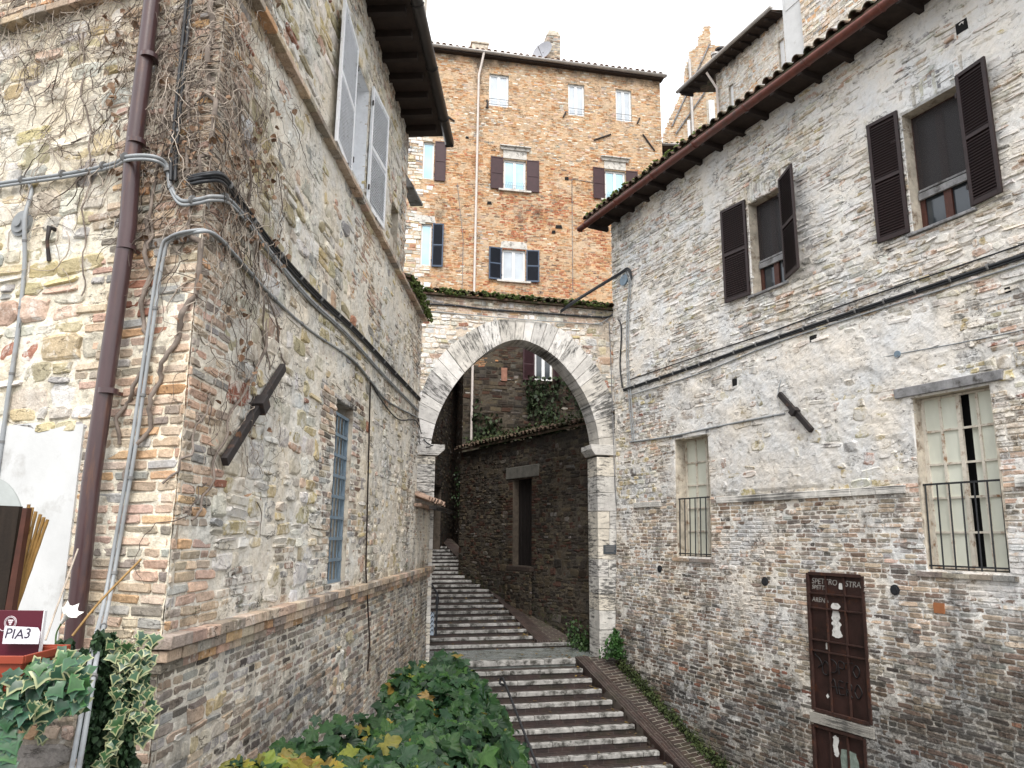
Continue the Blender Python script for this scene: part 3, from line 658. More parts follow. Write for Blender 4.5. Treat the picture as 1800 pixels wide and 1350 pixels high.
# pale window with louvred shutters
reveal(LS, ws0, ws1, wz0, wz1, .30, H1, M_GREYW); casement(LS, ws0, ws1, wz0, wz1, -.24, H1, M_WHITE, M_GCURT, .07)
shutter(LS, ws0-.02, wz0-.08, wz1+.05, .90, 4, -1, H1, M_GREYW, d0=.03); shutter(LS, ws1+.02, wz0-.02, wz1+.10, .80, 4, 1, H1, M_GREYW, d0=.03)
m = MB(); m.fb(LS, ws0-.1, ws1+.1, wz0-.05, wz0-.003, -.3, .09); m.build('window_sill', M_BSTONE, H1)
for s in (ws0-.75, ws0-.35, ws1+.35, ws1+.6):
    m = MB(); m.tube(bez([LS.w(s, wz0-.12, 0), LS.w(s, wz0-.10, .09), LS.w(s, wz0-.04, .10)], 4), .009, 6); m.build('shutter_hook', M_IRON, H1)
# small dark window further along, slate slab
reveal(LS, ns0, ns1, nz0, nz1, .3, H1, M_REVEAL); m = MB(); m.fb(LS, ns0, ns1, nz0+.35, nz1, -.29, -.27); m.build('dark_window', M_BLACK, H1); m = MB(); m.fb(LS, ns0, ns1, nz0, nz0+.35, -.29, -.02); m.build('window_infill', M_REVEAL, H1)
m = MB(); m.add([LS.w(7.18, 8.62, -.05), LS.w(8.0, 8.62, -.05), LS.w(8.0, 8.86, .0), LS.w(7.18, 8.86, 0), LS.w(7.18, 8.60, .14), LS.w(7.9, 8.58, .20), LS.w(7.9, 8.62, .20), LS.w(7.18, 8.64, .14)], [(0, 1, 5, 4), (3, 7, 6, 2), (4, 5, 6, 7), (0, 4, 7, 3), (1, 2, 6, 5), (0, 3, 2, 1)]); m.build('slate_drip', M_WOODG, H1)
# eave
ez, ed = 9.55, .62
def eave(fr, s0, s1, zw, d_out, rise, parent, rm, sm, step=.55, rw=.09, rh=.11, back=3.0, slope=.28):
    m = MB(); s = s0+.06
    while s < s1:
        V = [fr.w(s, zw, -.05), fr.w(s+rw, zw, -.05), fr.w(s+rw, zw-rise+.03, d_out-.08), fr.w(s, zw-rise+.03, d_out-.08)]
        m.mark(); m.hexa(V+[(v[0], v[1], v[2]+rh) for v in V]); s += step
    m.split('rafter', rm, parent)
    m = MB(); a, b = zw+rh, zw-rise+rh+.03
    V = [fr.w(s0, a, -.02), fr.w(s1, a, -.02), fr.w(s1, b, d_out), fr.w(s0, b, d_out)]
    m.hexa(V+[(v[0], v[1], v[2]+.03) for v in V]); m.build('eave_boards', sm, parent)
    m = MB(); V = [fr.w(s0, b+.034, d_out), fr.w(s1, b+.034, d_out), fr.w(s1, b+.034+slope*(back+d_out), -back), fr.w(s0, b+.034+slope*(back+d_out), -back)]
    m.hexa(V+[(v[0], v[1], v[2]+.05) for v in V])
    up = np.append(-fr.n, 0)*1.0+np.array([0, 0, slope]); up /= np.linalg.norm(up)
    n = int((s1-s0)/.23); coppi(m, fr.w(s0+.1, b+.10, d_out+.04), np.append(fr.dir, 0), up, n, (s1-s0-.1)/n, .42, .085, rows=2)
    o = m.build('roof', M_TILE, parent); return b, o
def gutter(fr, s0, s1, z, d, r, mat, parent, sag=0.0, name='gutter', brk=1.4):
    V = []; Fc = []; n = 9; m = MB(); K = 2
    for e, s in enumerate((s0, s1)):
        for rr in (r, r*.88):
            for j in range(n+1):
                a = math.pi+math.pi*j/n; V.append(fr.w(s, z-sag*e+math.sin(a)*rr, d-math.cos(a)*rr))
    k = n+1
    for j in range(n): Fc += [(j, j+1, 2*k+j+1, 2*k+j), (k+j+1, k+j, 3*k+j, 3*k+j+1), (j+1, j, k+j, k+j+1), (2*k+j, 2*k+j+1, 3*k+j+1, 3*k+j)]
    Fc += [(0, 2*k, 3*k, k), (n, k+n, 3*k+n, 2*k+n)]
    m.add(V, Fc, True); s = s0+.3
    for q in (s0+.005, s1-.005): m.prism(fr, [(q-.004, z), (q+.004, z), (q+.004, z-r), (q-.004, z-r)], d-r*.9, d+r*.9)
    o = m.build(name, mat, parent); m = MB()
    while s < s1:
        m.mark(); m.tube([fr.w(s, z+math.sin(math.pi+math.pi*j/8)*r*1.04, d-math.cos(math.pi+math.pi*j/8)*r*1.04) for j in range(9)], .011, 5); s += brk
    m.split('gutter_bracket', mat, o); return o
b, _ = eave(LS, -.6, 7.35, ez, ed, .02, H1, M_WOODD, M_SOFF, .5)
gutter(LS, -.6, 7.55, ez+.10, ed+.09, .085, M_GUTD, H1, name='gutter')
# low tiled roof on the storey behind, mossy; small tiled canopy with gutter beside the arch
m = MB(); m.fb(LS, 7.32, 9.55, zl1+.09, zl1+.15, -1.6, .10); up = np.append(-LS.n, 0)+np.array([0, 0, .3]); up /= np.linalg.norm(up)
coppi(m, LS.w(7.45, zl1+.2, .13), np.append(LS.dir, 0), up, 10, .215, .45, .09, rows=3); o = m.build('lower_roof', M_TILE, H1)
m = MB()
for i in range(340):
    s = random.uniform(7.35, 9.6); d = random.uniform(-.1, .20); z = zl1+.22+random.uniform(-.16, .08)-.1*max(d, 0); p = Vector(LS.w(s, z, d)); r = random.uniform(.02, .055)
    R = Matrix.Rotation(random.uniform(0, 6), 3, Vector((random.random(), random.random(), 1)).normalized())
    V = [p+R @ Vector(v)*r for v in ((1, 0, 0), (-1, 0, 0), (0, 1, 0), (0, -1, 0), (0, 0, .8), (0, 0, -.8))]; m.add(V, [(0, 2, 4), (2, 1, 4), (1, 3, 4), (3, 0, 4), (2, 0, 5), (1, 2, 5), (3, 1, 5), (0, 3, 5)])
m.build('moss', M_MOSS, o)['kind'] = 'stuff'
m = MB(); m.fb(LS, 9.2, 11.5, 3.14, 3.20, -1.0, .14)
coppi(m, LS.w(9.3, 3.25, .30), np.append(LS.dir, 0), up, 11, .2, .45, .085, rows=2); o = m.build('canopy', M_TILEL, H1); gutter(LS, 9.25, 11.75, 3.16, .36, .075, M_GUTD, H1)
# pipes of the house
m = MB(); P = [LF.px(u, v, .13) for u, v in ((275, -60), (233, 277), (225, 400), (160, 850), (128, 1140))]
# straight, slightly out of plumb
m.tube([LF.w(s, z, .13) for s, z in P], .058, 18); o = m.build('downpipe', M_PIPEB, H1)
m = MB()
for u, v in ((262, 100), (222, 435), (190, 688), (240, 250)):
    m.mark(); s, z = LF.px(u, v, .13); m.tube([LF.w(s, z-.018, .13), LF.w(s, z+.018, .13)], .063, 18); m.fb(LF, s-.01, s+.01, z-.012, z+.012, 0, .12)
m.split('pipe_clamp', M_PIPEB, o)
m = MB(); P = [LS.px(*q, .05) for q in ((651, 672), (648, 800), (643, 1000), (638, 1130), (634, 1180))]; m.tube([LS.w(s, z, .05+(.09 if z < 2.1 else 0)) for s, z in P], .012, 6); m.build('thin_pipe', M_WOODD, H1)
# vent plate and small iron hook on the front
s, z = LF.px(42, 395); m = MB(); m.disc(LF, s, z, .10, .105, -.01, .03, 22); m.disc(LF, s, z, .075, .08, .03, .045, 22); m.disc(LF, s, z, .035, .035, .045, .06, 16); m.build('vent_cover', M_GREYI, H1)
P = [LF.px(*q, .03) for q in ((93, 402), (87, 425), (84, 458))]; m = MB(); m.tube([LF.w(P[0][0], P[0][1], .0), LF.w(P[0][0], P[0][1], .06), LF.w(P[1][0], P[1][1], .05), LF.w(P[2][0], P[2][1], .02)], [.02, .02, .013, .016], 6); m.build('iron_hook', M_IRON, H1)
# iron wall tie
P = [LS.px(*q, .07) for q in ((500, 645), (397, 812))]; m = MB(); a = np.array(P[0]); b_ = np.array(P[1]); dv = (b_-a)/np.linalg.norm(b_-a); nv = np.array([-dv[1], dv[0]])*.038
m.prism(LS, [tuple(a+nv), tuple(a-nv), tuple(b_-nv), tuple(b_+nv)], .035, .085); c_ = (a*.55+b_*.45); m.prism(LS, [tuple(c_+nv*1.6+dv*.07), tuple(c_-nv*1.6+dv*.07), tuple(c_-nv*1.6-dv*.07), tuple(c_+nv*1.6-dv*.07)], -.02, .12); m.build('wall_tie', M_IRON, H1, .006)
# ------------------------------------------------------------------ ARCH
A1 = empty('stone_archway', (0, 16.6, 0), 'pale travertine pointed archway over the stairs between the left and right houses', 'archway')
zo = lambda L: [((x/2.7)+700, y/2.7+500) for x, y in L]
inn = zo([(152, 775), (158, 720), (172, 660), (200, 590), (240, 515), (300, 430), (370, 360), (440, 305), (522, 262), (580, 256), (640, 276), (700, 310), (760, 355), (820, 425), (870, 495), (905, 565), (932, 640), (948, 710), (953, 770)])
out = zo([(82, 775), (84, 690), (95, 590), (112, 490), (155, 400), (215, 325), (290, 260), (360, 208), (430, 170), (600, 166), (745, 190), (795, 230), (850, 275), (920, 360), (972, 440), (1005, 515), (1030, 600), (1043, 690), (1050, 770)])
inn = np.array([AR.px(*p) for p in inn]); out = np.array([AR.px(*p) for p in out])
def resample(P, n):
    L = np.concatenate([[0], np.cumsum(np.linalg.norm(np.diff(P, axis=0), axis=1))]); t = np.linspace(0, L[-1], n); return np.stack([np.interp(t, L, P[:, 0]), np.interp(t, L, P[:, 1])], 1)
def smooth(P, k=2):
    for _ in range(k):
        Q = P.copy(); Q[1:-1] = .25*P[:-2]+.5*P[1:-1]+.25*P[2:]; P = Q
    return P
NA = 145; inn = resample(smooth(resample(inn, 60), 8), NA); out = resample(smooth(resample(out, 60), 8), NA)
midl = (inn+out)/2
def in_arch(s, z):
    P = midl; r = np.zeros(s.shape, bool); fl = s.ravel(); zz = z.ravel()
    zi = np.interp(fl, P[:, 0], np.maximum.accumulate(P[:, 1]) if False else P[:, 1], left=-9, right=-9); base = (fl > P[0, 0]) & (fl < P[-1, 0]); r = (base & (zz < zi)) ; return r.reshape(s.shape)
def zone_ar(s, z):
    if z > 7.55: return ('brick', 'bri_l') if n2(s, z, 3, 5) > .5 else ('rubs', 'arch')
    if s > 1.9 and z > 5.3 and s < 2.35 and n2(s, z, 2, 4) > .45: return ('rubble', 'rub_l')
    return ('rubs', 'arch')
zone_ar_mask = lambda s, z: (.30+0*s, .14+.4*sstep(7.5, 8, z)+0*s, -.2+.55*sstep(7.7, 8, z))
masonry('spandrel_wall', AR, -3.4, 2.72, 0, 7.97, zone_ar, M_WALL2, A1, [], grid=(.04, .04), mortar=(.58, .50, .41), relief=.010, inside=lambda s, z: ~in_arch(s, z) & ((z > 3.0) | (s > 2.3)), mask=zone_ar_mask)
m = MB(); m.fb(AR, -3.6, 2.75, 7.2, 7.96, -.58, -.04); m.build('rear_wall', M_REVEAL, A1)
# voussoirs: each block its own width, set a hair apart
cuts = [0]; 
while cuts[-1] < NA-1: cuts.append(cuts[-1]+random.choice((4, 4, 5, 5, 6, 7, 9)))
cuts[-1] = NA-1
V, Fi, Ft, C, K = [], [], [], [], []; nV = 0
for a, b_ in zip(cuts[:-1], cuts[1:]):
    if b_-a < 2: continue
    idx = list(range(a, b_+1)); g = random.uniform(.80, 1.1); base = random.choice([(.68, .67, .65), (.65, .64, .63), (.71, .70, .68), (.61, .59, .55)])
    P_i = inn[idx].copy(); P_o = out[idx].copy(); P_o[:, :] += (P_o-P_i)*random.uniform(-.03, .04)
    P_i[0] += (P_i[1]-P_i[0])*.12; P_o[0] += (P_o[1]-P_o[0])*.12; P_i[-1] -= (P_i[-1]-P_i[-2])*.12; P_o[-1] -= (P_o[-1]-P_o[-2])*.12
    pr = .045+random.uniform(-.01, .012); k = len(idx); nr = 6
    sk = random.random()*50
    for face_d in (pr, -.60):
        for r in range(nr):
            f = r/(nr-1); P = P_i*(1-f)+P_o*f; V.append(AR.w(P[:, 0], P[:, 1], face_d)); C.append(np.tile(np.array(base)*g, (k, 1))); K.append(np.stack([sk+np.arange(k)*.045, np.full(k, sk+f*.45), np.zeros(k)], 1))
    o0 = nV; o1 = nV+nr*k; nV += 2*nr*k
    for r in range(nr-1):
        for j in range(k-1):
            Fi += [o0+r*k+j, o0+(r+1)*k+j, o0+(r+1)*k+j+1, o0+r*k+j+1]; Ft.append(4); Fi += [o1+r*k+j, o1+r*k+j+1, o1+(r+1)*k+j+1, o1+(r+1)*k+j]; Ft.append(4)
    for j in range(k-1):
        Fi += [o0+j, o0+j+1, o1+j+1, o1+j]; Ft.append(4); q = (nr-1)*k; Fi += [o0+q+j+1, o0+q+j, o1+q+j, o1+q+j+1]; Ft.append(4)
    for r in range(nr-1):
        Fi += [o0+(r+1)*k, o0+r*k, o1+r*k, o1+(r+1)*k]; Ft.append(4); q = k-1; Fi += [o0+r*k+q, o0+(r+1)*k+q, o1+(r+1)*k+q, o1+r*k+q]; Ft.append(4)
Ft = np.array(Ft); mesh_np('arch_ring', np.concatenate(V), Fi, np.concatenate([[0], np.cumsum(Ft)[:-1]]), Ft, M_TRAV, A1, np.concatenate(C), np.concatenate(K))
def blocks(name, fr, cols, z0, z1, d0, d1, parent, hh=(.22, .42)):
    m = MB(); cc = []; kk = []; z = z0
    while z < z1-.02:
        e = min(z1, z+random.uniform(*hh)); e = z1 if z1-e < .14 else e; s0, s1 = cols
        sp = [s0, s1] if random.random() < .6 else [s0, s0+(s1-s0)*random.uniform(.35, .65), s1]
        for a, b_ in zip(sp[:-1], sp[1:]):
            m.fb(fr, a+.003, b_-.003, z+.004, e-.004, d0, d1+random.uniform(-.012, .008)); g = random.uniform(.85, 1.08); c = random.choice([(.70, .69, .66), (.72, .68, .60), (.65, .64, .62)]); cc += [tuple(x*g for x in c)]*8; sk = random.random()*40
            for p in m.V[-8:]: kk.append((sk+p[2]*.8, sk+(p[0]+p[1])*.9, 0))
        z = e
    V = np.array(m.V); Fi = np.array(m.Fc).reshape(-1); o = mesh_np(name, V, Fi, np.arange(0, len(Fi), 4), np.full(len(Fi)//4, 4), M_TRAV, parent, np.array(cc), np.array(kk)); bv = o.modifiers.new('bevel', 'BEVEL'); bv.width = .008; bv.segments = 2; return o
blocks('right_pillar', AR, (2.02, 2.50), -.12, 4.42, -.6, .05, A1); blocks('left_pillar', AR, (-2.12, -1.72), 0, 4.30, -.6, .045, A1, (.12, .28))
def impost(s0, s1, ov, z0, h):
    m = MB(); sg = 1 if ov > 0 else -1
    pts = [(s0, z0), (s1, z0), (s1, z0+h), (s0, z0+h)]
    if ov < 0: pts = [(s0+ov*.2, z0), (s1, z0), (s1, z0+h), (s0+ov, z0+h), (s0+ov, z0+h*.55)]
    else: pts = [(s0, z0), (s1+ov*.2, z0), (s1+ov, z0+h*.55), (s1+ov, z0+h), (s0, z0+h)]
    m.prism(AR, pts, -.64, .075); V = np.array(m.V); n = len(V)
    fi = [i for f in m.Fc for i in f]; ft = [len(f) for f in m.Fc]; o = mesh_np('impost', V, fi, np.concatenate([[0], np.cumsum(ft)[:-1]]), ft, M_TRAV, A1, np.tile((.60, .59, .57), (n, 1)), np.stack([V[:, 2]*2, (V[:, 0]+V[:, 1]), 0*V[:, 0]], 1)); bv = o.modifiers.new('bevel', 'BEVEL'); bv.width = .012; bv.segments = 2
impost(2.0, 2.52, -.12, 4.46, .24); impost(-2.14, -1.70, .18, 4.32, .24)
# mossy tile coping
m = MB(); m.fb(AR, -3.5, 2.72, 7.975, 8.02, -.7, .10); upA = np.append(-AR.n, 0)+np.array([0, 0, .25]); upA /= np.linalg.norm(upA)
coppi(m, AR.w(-3.4, 8.05, .15), np.append(AR.dir, 0), upA, 30, .2, .42, .075, rows=2); o = m.build('tile_coping', M_TILE, A1)
m = MB()
for i in range(620):
    s = random.uniform(-2.4, 2.7); d = random.uniform(-.1, .17); z = 8.07+random.uniform(-.07, .06)+(.05 if d < 0 else 0); p = Vector(AR.w(s, z, d)); r = random.uniform(.015, .045)*(1.5 if vn(np.array([s*2.2]), np.array([1.]), 3)[0] > .5 else .7)
    V = [p+Vector(v)*r for v in ((1, 0, 0), (-1, 0, 0), (0, 1, 0), (0, -1, 0), (0, 0, .8), (0, 0, -.8))]; m.add(V, [(0, 2, 4), (2, 1, 4), (1, 3, 4), (3, 0, 4), (2, 0, 5), (1, 2, 5), (3, 1, 5), (0, 3, 5)])
m.build('moss', M_MOSS, o)['kind'] = 'stuff'
# ------------------------------------------------------------------ RIGHT HOUSE
H2 = empty('stone_house', RW.w(0, -3), 'long lime-washed stone house at the right with dark brown shutters and rusty red gutter', 'house')
zr = 3.36
W1 = (4.70, 5.50, 6.92, 8.70); W2 = (7.93, 8.78, 6.88, 8.72); W3 = (2.24, 3.26, 2.25, 4.56); W4 = (7.64, 8.72, 2.22, 4.53)
_q = [RW.px(*p) for p in ((1421, 1005), (1520, 1010), (1428, 1243), (1529, 1270), (1429, 1268), (1521, 1293))]; print('door', _q)
D1_ = ((_q[0][0]+_q[2][0])/2, (_q[1][0]+_q[3][0])/2, .07, 2.08); D2_ = (_q[4][0], _q[5][0], -1.5, -.14)
def zone_rw(s, z):
    r = n2(s, z, 1.9, 41)
    if z < zr-.10: return ('brickb', 'bri_rd' if z < .9*r+.2-.3*(s < 4) else 'bri_r') if r > .12 else ('rubs', 'bri_r')
    if z < 5.65+.35*(r-.5):
        if abs(s-(W3[0]-.2)) < .35 or abs(s-(W3[1]+.12)) < .22: return ('brick', 'bri_r')
        if s < 2.0: return ('rubs', 'pla_r') if r > .4 else ('brick', 'mix_r')
        if s > 8.72: return ('brick', 'mix_r') if r > .33 else ('rubble', 'pla_r')
        if s > 6.9 and (z > 4.85 or s > 7.1): return ('brick', 'mix_r') if r > .5 else ('rubs', 'pla_r')
        return ('rubble', 'pla_r')
    for w in (W1, W2):
        if w[0]-.1 < s < w[1]+.1 and w[3] < z < w[3]+.42: return ('thin', 'thin_r')
    return ('thin', 'thin_r') if r > .22 else ('rubs', 'thin_r')
def plas_rw(s, z):
    band = sstep(zr, zr+.1, z)*sstep(6.1, 5.4, z)*sstep(1.6, 2.6, s)*sstep(8.9, 7.6, s); p = sstep(.38, .52, fbm(s*.9+3, z*1.1, 77))
    up = sstep(5.6, 6.2, z)*sstep(.50, .64, fbm(s*.8, z*.9, 55))*.75
    return np.clip(band*(.50+.75*p)+up, 0, 1.3)
def mask_rw(s, z):
    lowd = sstep(2.6, -.6, z); eavey = sstep(9.2, 10.1, z); pl = plas_rw(s, z); r = fbm(s*.45, z*.5, 12)
    lime = .34+.16*sstep(3.2, 3.6, z)+.02*sstep(5.7, 6.2, z)+.35*sstep(.48, .62, r)*sstep(3.4, 2.8, z)*sstep(.4, 1.6, z)+.20*pl-.30*sstep(1.8, -.5, z)
    soot = .08+.52*sstep(2.6, -.4, z)*(.45+1.1*fbm(s*.7, z*.7, 88))+.45*sstep(8.6, 10.0, z)*sstep(.42, .58, r)+.6*np.exp(-((s-8.9)/2.0)**2-((z-.4)/1.3)**2)+.35*sstep(.6, -1.2, z)+.30*np.exp(-((z-3.0)/.3)**2)*sstep(.3, .6, r)+.25*np.exp(-((z-5.60)/.16)**2)+.3*np.exp(-((s-.4)/.5)**2)*sstep(8, 9, z)
    base = -.14*(s/TL)*.385*0
    zb = -.41*s*.92           # ground line along the wall falls with the stairs
    moss = -.25+.95*np.exp(-np.maximum(z-zb, 0)/.30)+.35*sstep(1.5, -1, z)*fbm(s, z, 7)
    return (lime, soot, moss)
masonry('wall', RW, 0, 12.5, -6, 10.18, zone_rw, M_WALL2, H2, [W1, W2, W3, W4, D1_, D2_], grid=(.032, .028), base=.004, mortar=(.77, .755, .72), relief=.012, mask=mask_rw, plaster=plas_rw)
band = [(RW, a, b, zr-.13, zr-.005, -.05, .042, dict(w=(.35, .7))) for a, b in ((.75, 1.72), (3.45, 7.42), (8.9, 12.4))]
for sp in band:
    m = MB()
    brick_band(m, *sp[:7], **sp[7])
    nb = len(m.V)//8; V = np.array(m.V); Fi = np.array(m.Fc).reshape(-1); C = np.repeat(np.array([(.70, .69, .66)]*nb)*np.random.uniform(.8, 1.08, (nb, 1)), 8, 0); K = np.stack([V[:, 2]*2.2, V[:, 0]*.9+V[:, 1]*.5, 0*V[:, 0]], 1)
    o = mesh_np('stone_band', V, Fi, np.arange(0, len(Fi), 4), np.full(len(Fi)//4, 4), M_TRAV, H2, C, K); bv = o.modifiers.new('bevel', 'BEVEL'); bv.width = .008; bv.segments = 2
def upper_window(w, lw, rw_, rang):
    s0, s1, z0, z1 = w
    reveal(RW, s0, s1, z0, z1, .26, H2, M_REVEAL)
    o = casement(RW, s0, s1, z0, z1, -.20, H2, M_FRAMEB, M_GDARK, .075)
    m = MB(); m.fb(RW, s0+.03, s1-.03, z0+.62, z1-.03, -.179, -.176); so_ = m.build('insect_screen', M_SCREEN, o)
    m = MB(); m.fb(RW, s0+.02, s1-.02, z0+.52, z0+.62, -.19, -.15); m.fb(RW, s0+.02, s1-.02, z0+.64, z0+.67, -.185, -.16); m.build('screen_rail', M_WOODG, o)
    m = MB(); m.fb(RW, s0-.08, s1+.08, z0-.045, z0-.003, -.25, .07); m.build('window_sill', M_WOODG, H2, .005)
    shutter(RW, s0-.03, z0+.02, z1+.10, lw, 5, -1, H2, M_SHUT, d0=.03)
    shutter(RW, s1+.03, z0+.02, z1+.10, rw_, rang, 1, H2, M_SHUT, d0=.03)
    m = MB(); # relieving arch of upright bricks, barely proud of the lime
    s = s0-.06
    while s < s1+.1:
        m.fb(RW, s, s+.05, z1+.035, z1+.36+random.uniform(-.03, .03), -.03, .018+random.uniform(-.006, .010)); s += .066
    V = np.array(m.V); Fi = np.array(m.Fc).reshape(-1); nb = len(V)//8
    mesh_np('lintel_bricks', V, Fi, np.arange(0, len(Fi), 4), np.full(len(Fi)//4, 4), M_WALL2, H2, np.repeat(np.array([pick('thin_r') for _ in range(nb)])*.8, 8, 0), np.tile([.42, .15, -.2], (len(V), 1)))
M_SCREEN = plain('grey_insect_screen', (.035, .031, .032), .7, .15, 3, 100, .1); M_SCREEN.node_tree.nodes['Principled BSDF'].inputs['Alpha'].default_value = .55
upper_window(W1, .62, .60, 24); upper_window(W2, .50, .46, 9)
def tall_window(w, cols, open_leaf=None, d=-.24):
    s0, s1, z0, z1 = w
    reveal(RW, s0, s1, z0, z1, .34, H2, M_REVEAL)
    m = MB(); m.fb(RW, s0, s1, z0, z1, -.37, -.35); m.build('window_recess', M_BLACK, H2)
    m = MB(); fr_ = .028; a, b_ = s0+.02, s1-.02
    for k in range(cols+1):
        s = a+(b_-a)*k/cols; t = .028 if k in (0, 2, cols) else .016; m.fb(RW, s-t, s+t, z0+.02, z1-.01, d-.04, d)
    rows = 5
    for k in range(rows+1):
        z = z0+.03+(z1-z0-.05)*k/rows; m.fb(RW, a, b_, z-.014, z+.014, d-.036, d+.006)
    o = m.build('window', M_CREAM, H2)
    for k in range(cols):
        if open_leaf == k: 
            g = MB(); g.fb(RW, a+(b_-a)*(k+.45)/cols, a+(b_-a)*(k+1)/cols, z0+.03, z1-.02, d-.075, d-.07); g.build('pane', M_FROST, o); continue
        for r in range(rows):
            g = MB(); g.fb(RW, a+(b_-a)*k/cols, a+(b_-a)*(k+1)/cols-.003, z0+.03+(z1-z0-.05)*r/rows, z0+.03+(z1-z0-.05)*(r+1)/rows-.003, d-.024+random.uniform(-.003, .003), d-.018); g.build('pane', M_FROST, o)
    m = MB(); zt = z0+1.12
    for k in range(7): s = s0+.03+(s1-s0-.06)*k/6; m.tube([RW.w(s, z0-.02, -.04), RW.w(s, zt, -.04)], .011, 6)
    m.fb(RW, s0-.05, s1+.05, zt-.015, zt+.01, -.055, -.03); m.fb(RW, s0, s1, z0+.04, z0+.06, -.055, -.03); m.build('window_bars', M_CABLE, H2)
    m = MB(); brick_band(m, RW, s0-.15, s1+.1, z0-.10, z0-.03, -.3, .035, (.25, .4)); V = np.array(m.V); Fi = np.array(m.Fc).reshape(-1); nb = len(V)//8
    mesh_np('window_sill', V, Fi, np.arange(0, len(Fi), 4), np.full(len(Fi)//4, 4), M_WALL2, H2, np.repeat(np.array([pick('bri_r') for _ in range(nb)]), 8, 0), np.tile([.2, .4, .1], (len(V), 1)))
tall_window(W3, 3); tall_window(W4, 4, 2, -.15)
# old jambs of bricks beside the tall windows and timber lintel
P = [RW.px(u, v, .05) for u, v in ((1577, 685), (1755, 652))]; m = MB(); m.prism(RW, [(7.40, W4[3]+.03), (8.92, W4[3]+.03), (8.93, W4[3]+.16), (7.39, W4[3]+.17)], -.3, .055); m.build('timber_lintel', M_WOODG, H2, .01)
m = MB(); m.prism(RW, [(W3[0]-.08, W3[3]+.02), (W3[1]+.08, W3[3]+.02), (W3[1]+.05, W3[3]+.10), (W3[0]-.05, W3[3]+.10)], -.3, .02); m.build('brick_lintel', M_WOODG, H2, .01)
# rusty metal doors
def metal_door(w, label, scribble):
    s0, s1, z0, z1 = w; m = MB(); m.fb(RW, s0-.01, s1+.01, z0-.01, z1+.01, -.12, -.02); o = m.build('metal_door', M_RUST, H2); tag(o, label)
    f = MB(); t = .03
    f.fb(RW, s0-.02, s0+t, z0, z1, -.02, .02); f.fb(RW, s1-t, s1+.02, z0, z1, -.02, .02); f.fb(RW, s0+t, s1-t, z1-t, z1+.02, -.02, .02); f.fb(RW, s0+t, s1-t, z0-.02, z0+t, -.02, .02)
    f.build('door_frame', M_RUST2, o, .004)
    return o
M_RUST2 = plain('rusted_edge', (.036, .016, .012), .7, .5, 8, 60, .5, col2=(.10, .035, .015), c2amt=.2)
dr = metal_door(D1_, 'upper rusty metal door in three panels with scraped white patch and black scribble', True)
s0, s1, z0, z1 = D1_; f = MB()
for k in (1, 2): s = s0+(s1-s0)*k/3; f.fb(RW, s-.012, s+.012, z0+.03, z1-.03, -.02, .008)
for z in (z1-.30, z1-.52, z0+1.02, z0+.86): f.fb(RW, s0+.03, s1-.03, z-.010, z+.010, -.02, .010)
f.build('door_batten', M_RUST2, dr)
def scrap(fr, s, z, w, h, d, n=14, j=.25):
    m = MB(); pts = []
    for i in range(n):
        a = 2*math.pi*i/n; ca, sa = math.cos(a), math.sin(a); q = 1+random.uniform(-j, j); pts.append((s+w/2*math.copysign(abs(ca)**.5, ca)*q, z+h/2*math.copysign(abs(sa)**.5, sa)*(1+random.uniform(-j*.3, j*.3))))
    m.prism(fr, pts, d, d+.0025); return m
m = MB(); L_, R_ = [], []
for i in range(22): zz = z0+1.09+.50*i/21; w_ = .075*(.7+.55*random.random())*(.55 if i in (0, 21) else 1); L_.append((s0+.50-w_+random.uniform(-.01, .01), zz)); R_.append((s0+.50+w_+.012*math.sin(i), zz))
m.prism(RW, L_[::-1]+R_, -.018, -.0155); m.build('torn_poster', M_PAPER, dr)
scrap(RW, s0+.62, z1-.17, .07, .10, -.018, 9).build('torn_poster', M_PAPER, dr); scrap(RW, s0+.30, z0+.95, .04, .10, -.018, 9).build('torn_poster', M_PAPER, dr); m = MB(); m.prism(RW, [(s0+.27, z0+.20), (s0+.30, z0+.235), (s0+.27, z0+.27), (s0+.24, z0+.235)], -.018, -.015); m.build('small_sticker', M_PAPER, dr)
def text(fr, s, z, body, size, mat, name, parent, d=.012, sl=0, ext=.001, bold=0, rev=False):
    cu = bpy.data.curves.new(name, 'FONT'); cu.body = body; cu.size = size; cu.extrude = ext; cu.offset = bold; cu.resolution_u = 4; cu.shear = .15
    t = bpy.data.objects.new('tmp', cu); COL.objects.link(t); dg = bpy.context.evaluated_depsgraph_get(); me = bpy.data.meshes.new_from_object(t.evaluated_get(dg)); bpy.data.objects.remove(t)
    sg = 1 if np.dot(np.cross(np.append(fr.dir, 0), [0, 0, 1]), np.append(fr.n, 0)) > 0 else -1
    for v in me.vertices:
        x, y, q = v.co; y2 = y+sl*x+.04*size*math.sin(x*9/size*.5); p = fr.w(s+x*sg, z+y2, d+q); v.co = [float(c) for c in p]
    return link(name, me, mat, parent)
M_CHALK = plain('pale_scratched_paint', (.34, .33, .31), .9, .3, 30); M_SPRAY = plain('black_spray_paint', (.008, .007, .008), .6, .1)
text(RW, s0+.06, z1-.16, 'SPETTRO', .12, M_CHALK, 'scratched_writing', dr, -.0185); text(RW, s0+.70, z1-.17, 'STRA', .12, M_CHALK, 'scratched_writing', dr, -.0185); text(RW, s0+.06, z1-.24, 'SPETTI', .09, M_CHALK, 'scratched_writing', dr, -.0185); text(RW, s0+.05, z1-.43, 'ARENA', .10, M_CHALK, 'scratched_writing', dr, -.0185)
def scrawl(fr, pts, r, d): 
    m = MB(); m.tube([fr.w(s, z, d) for s, z in bez(pts, 5)], r, 5); return m
g = MB(); gx, gz = s0+.04, z0+.78
def stroke(P): g.tube([RW.w(gx+a, gz+b, -.012) for a, b in bez(P, 5)], .009, 5)
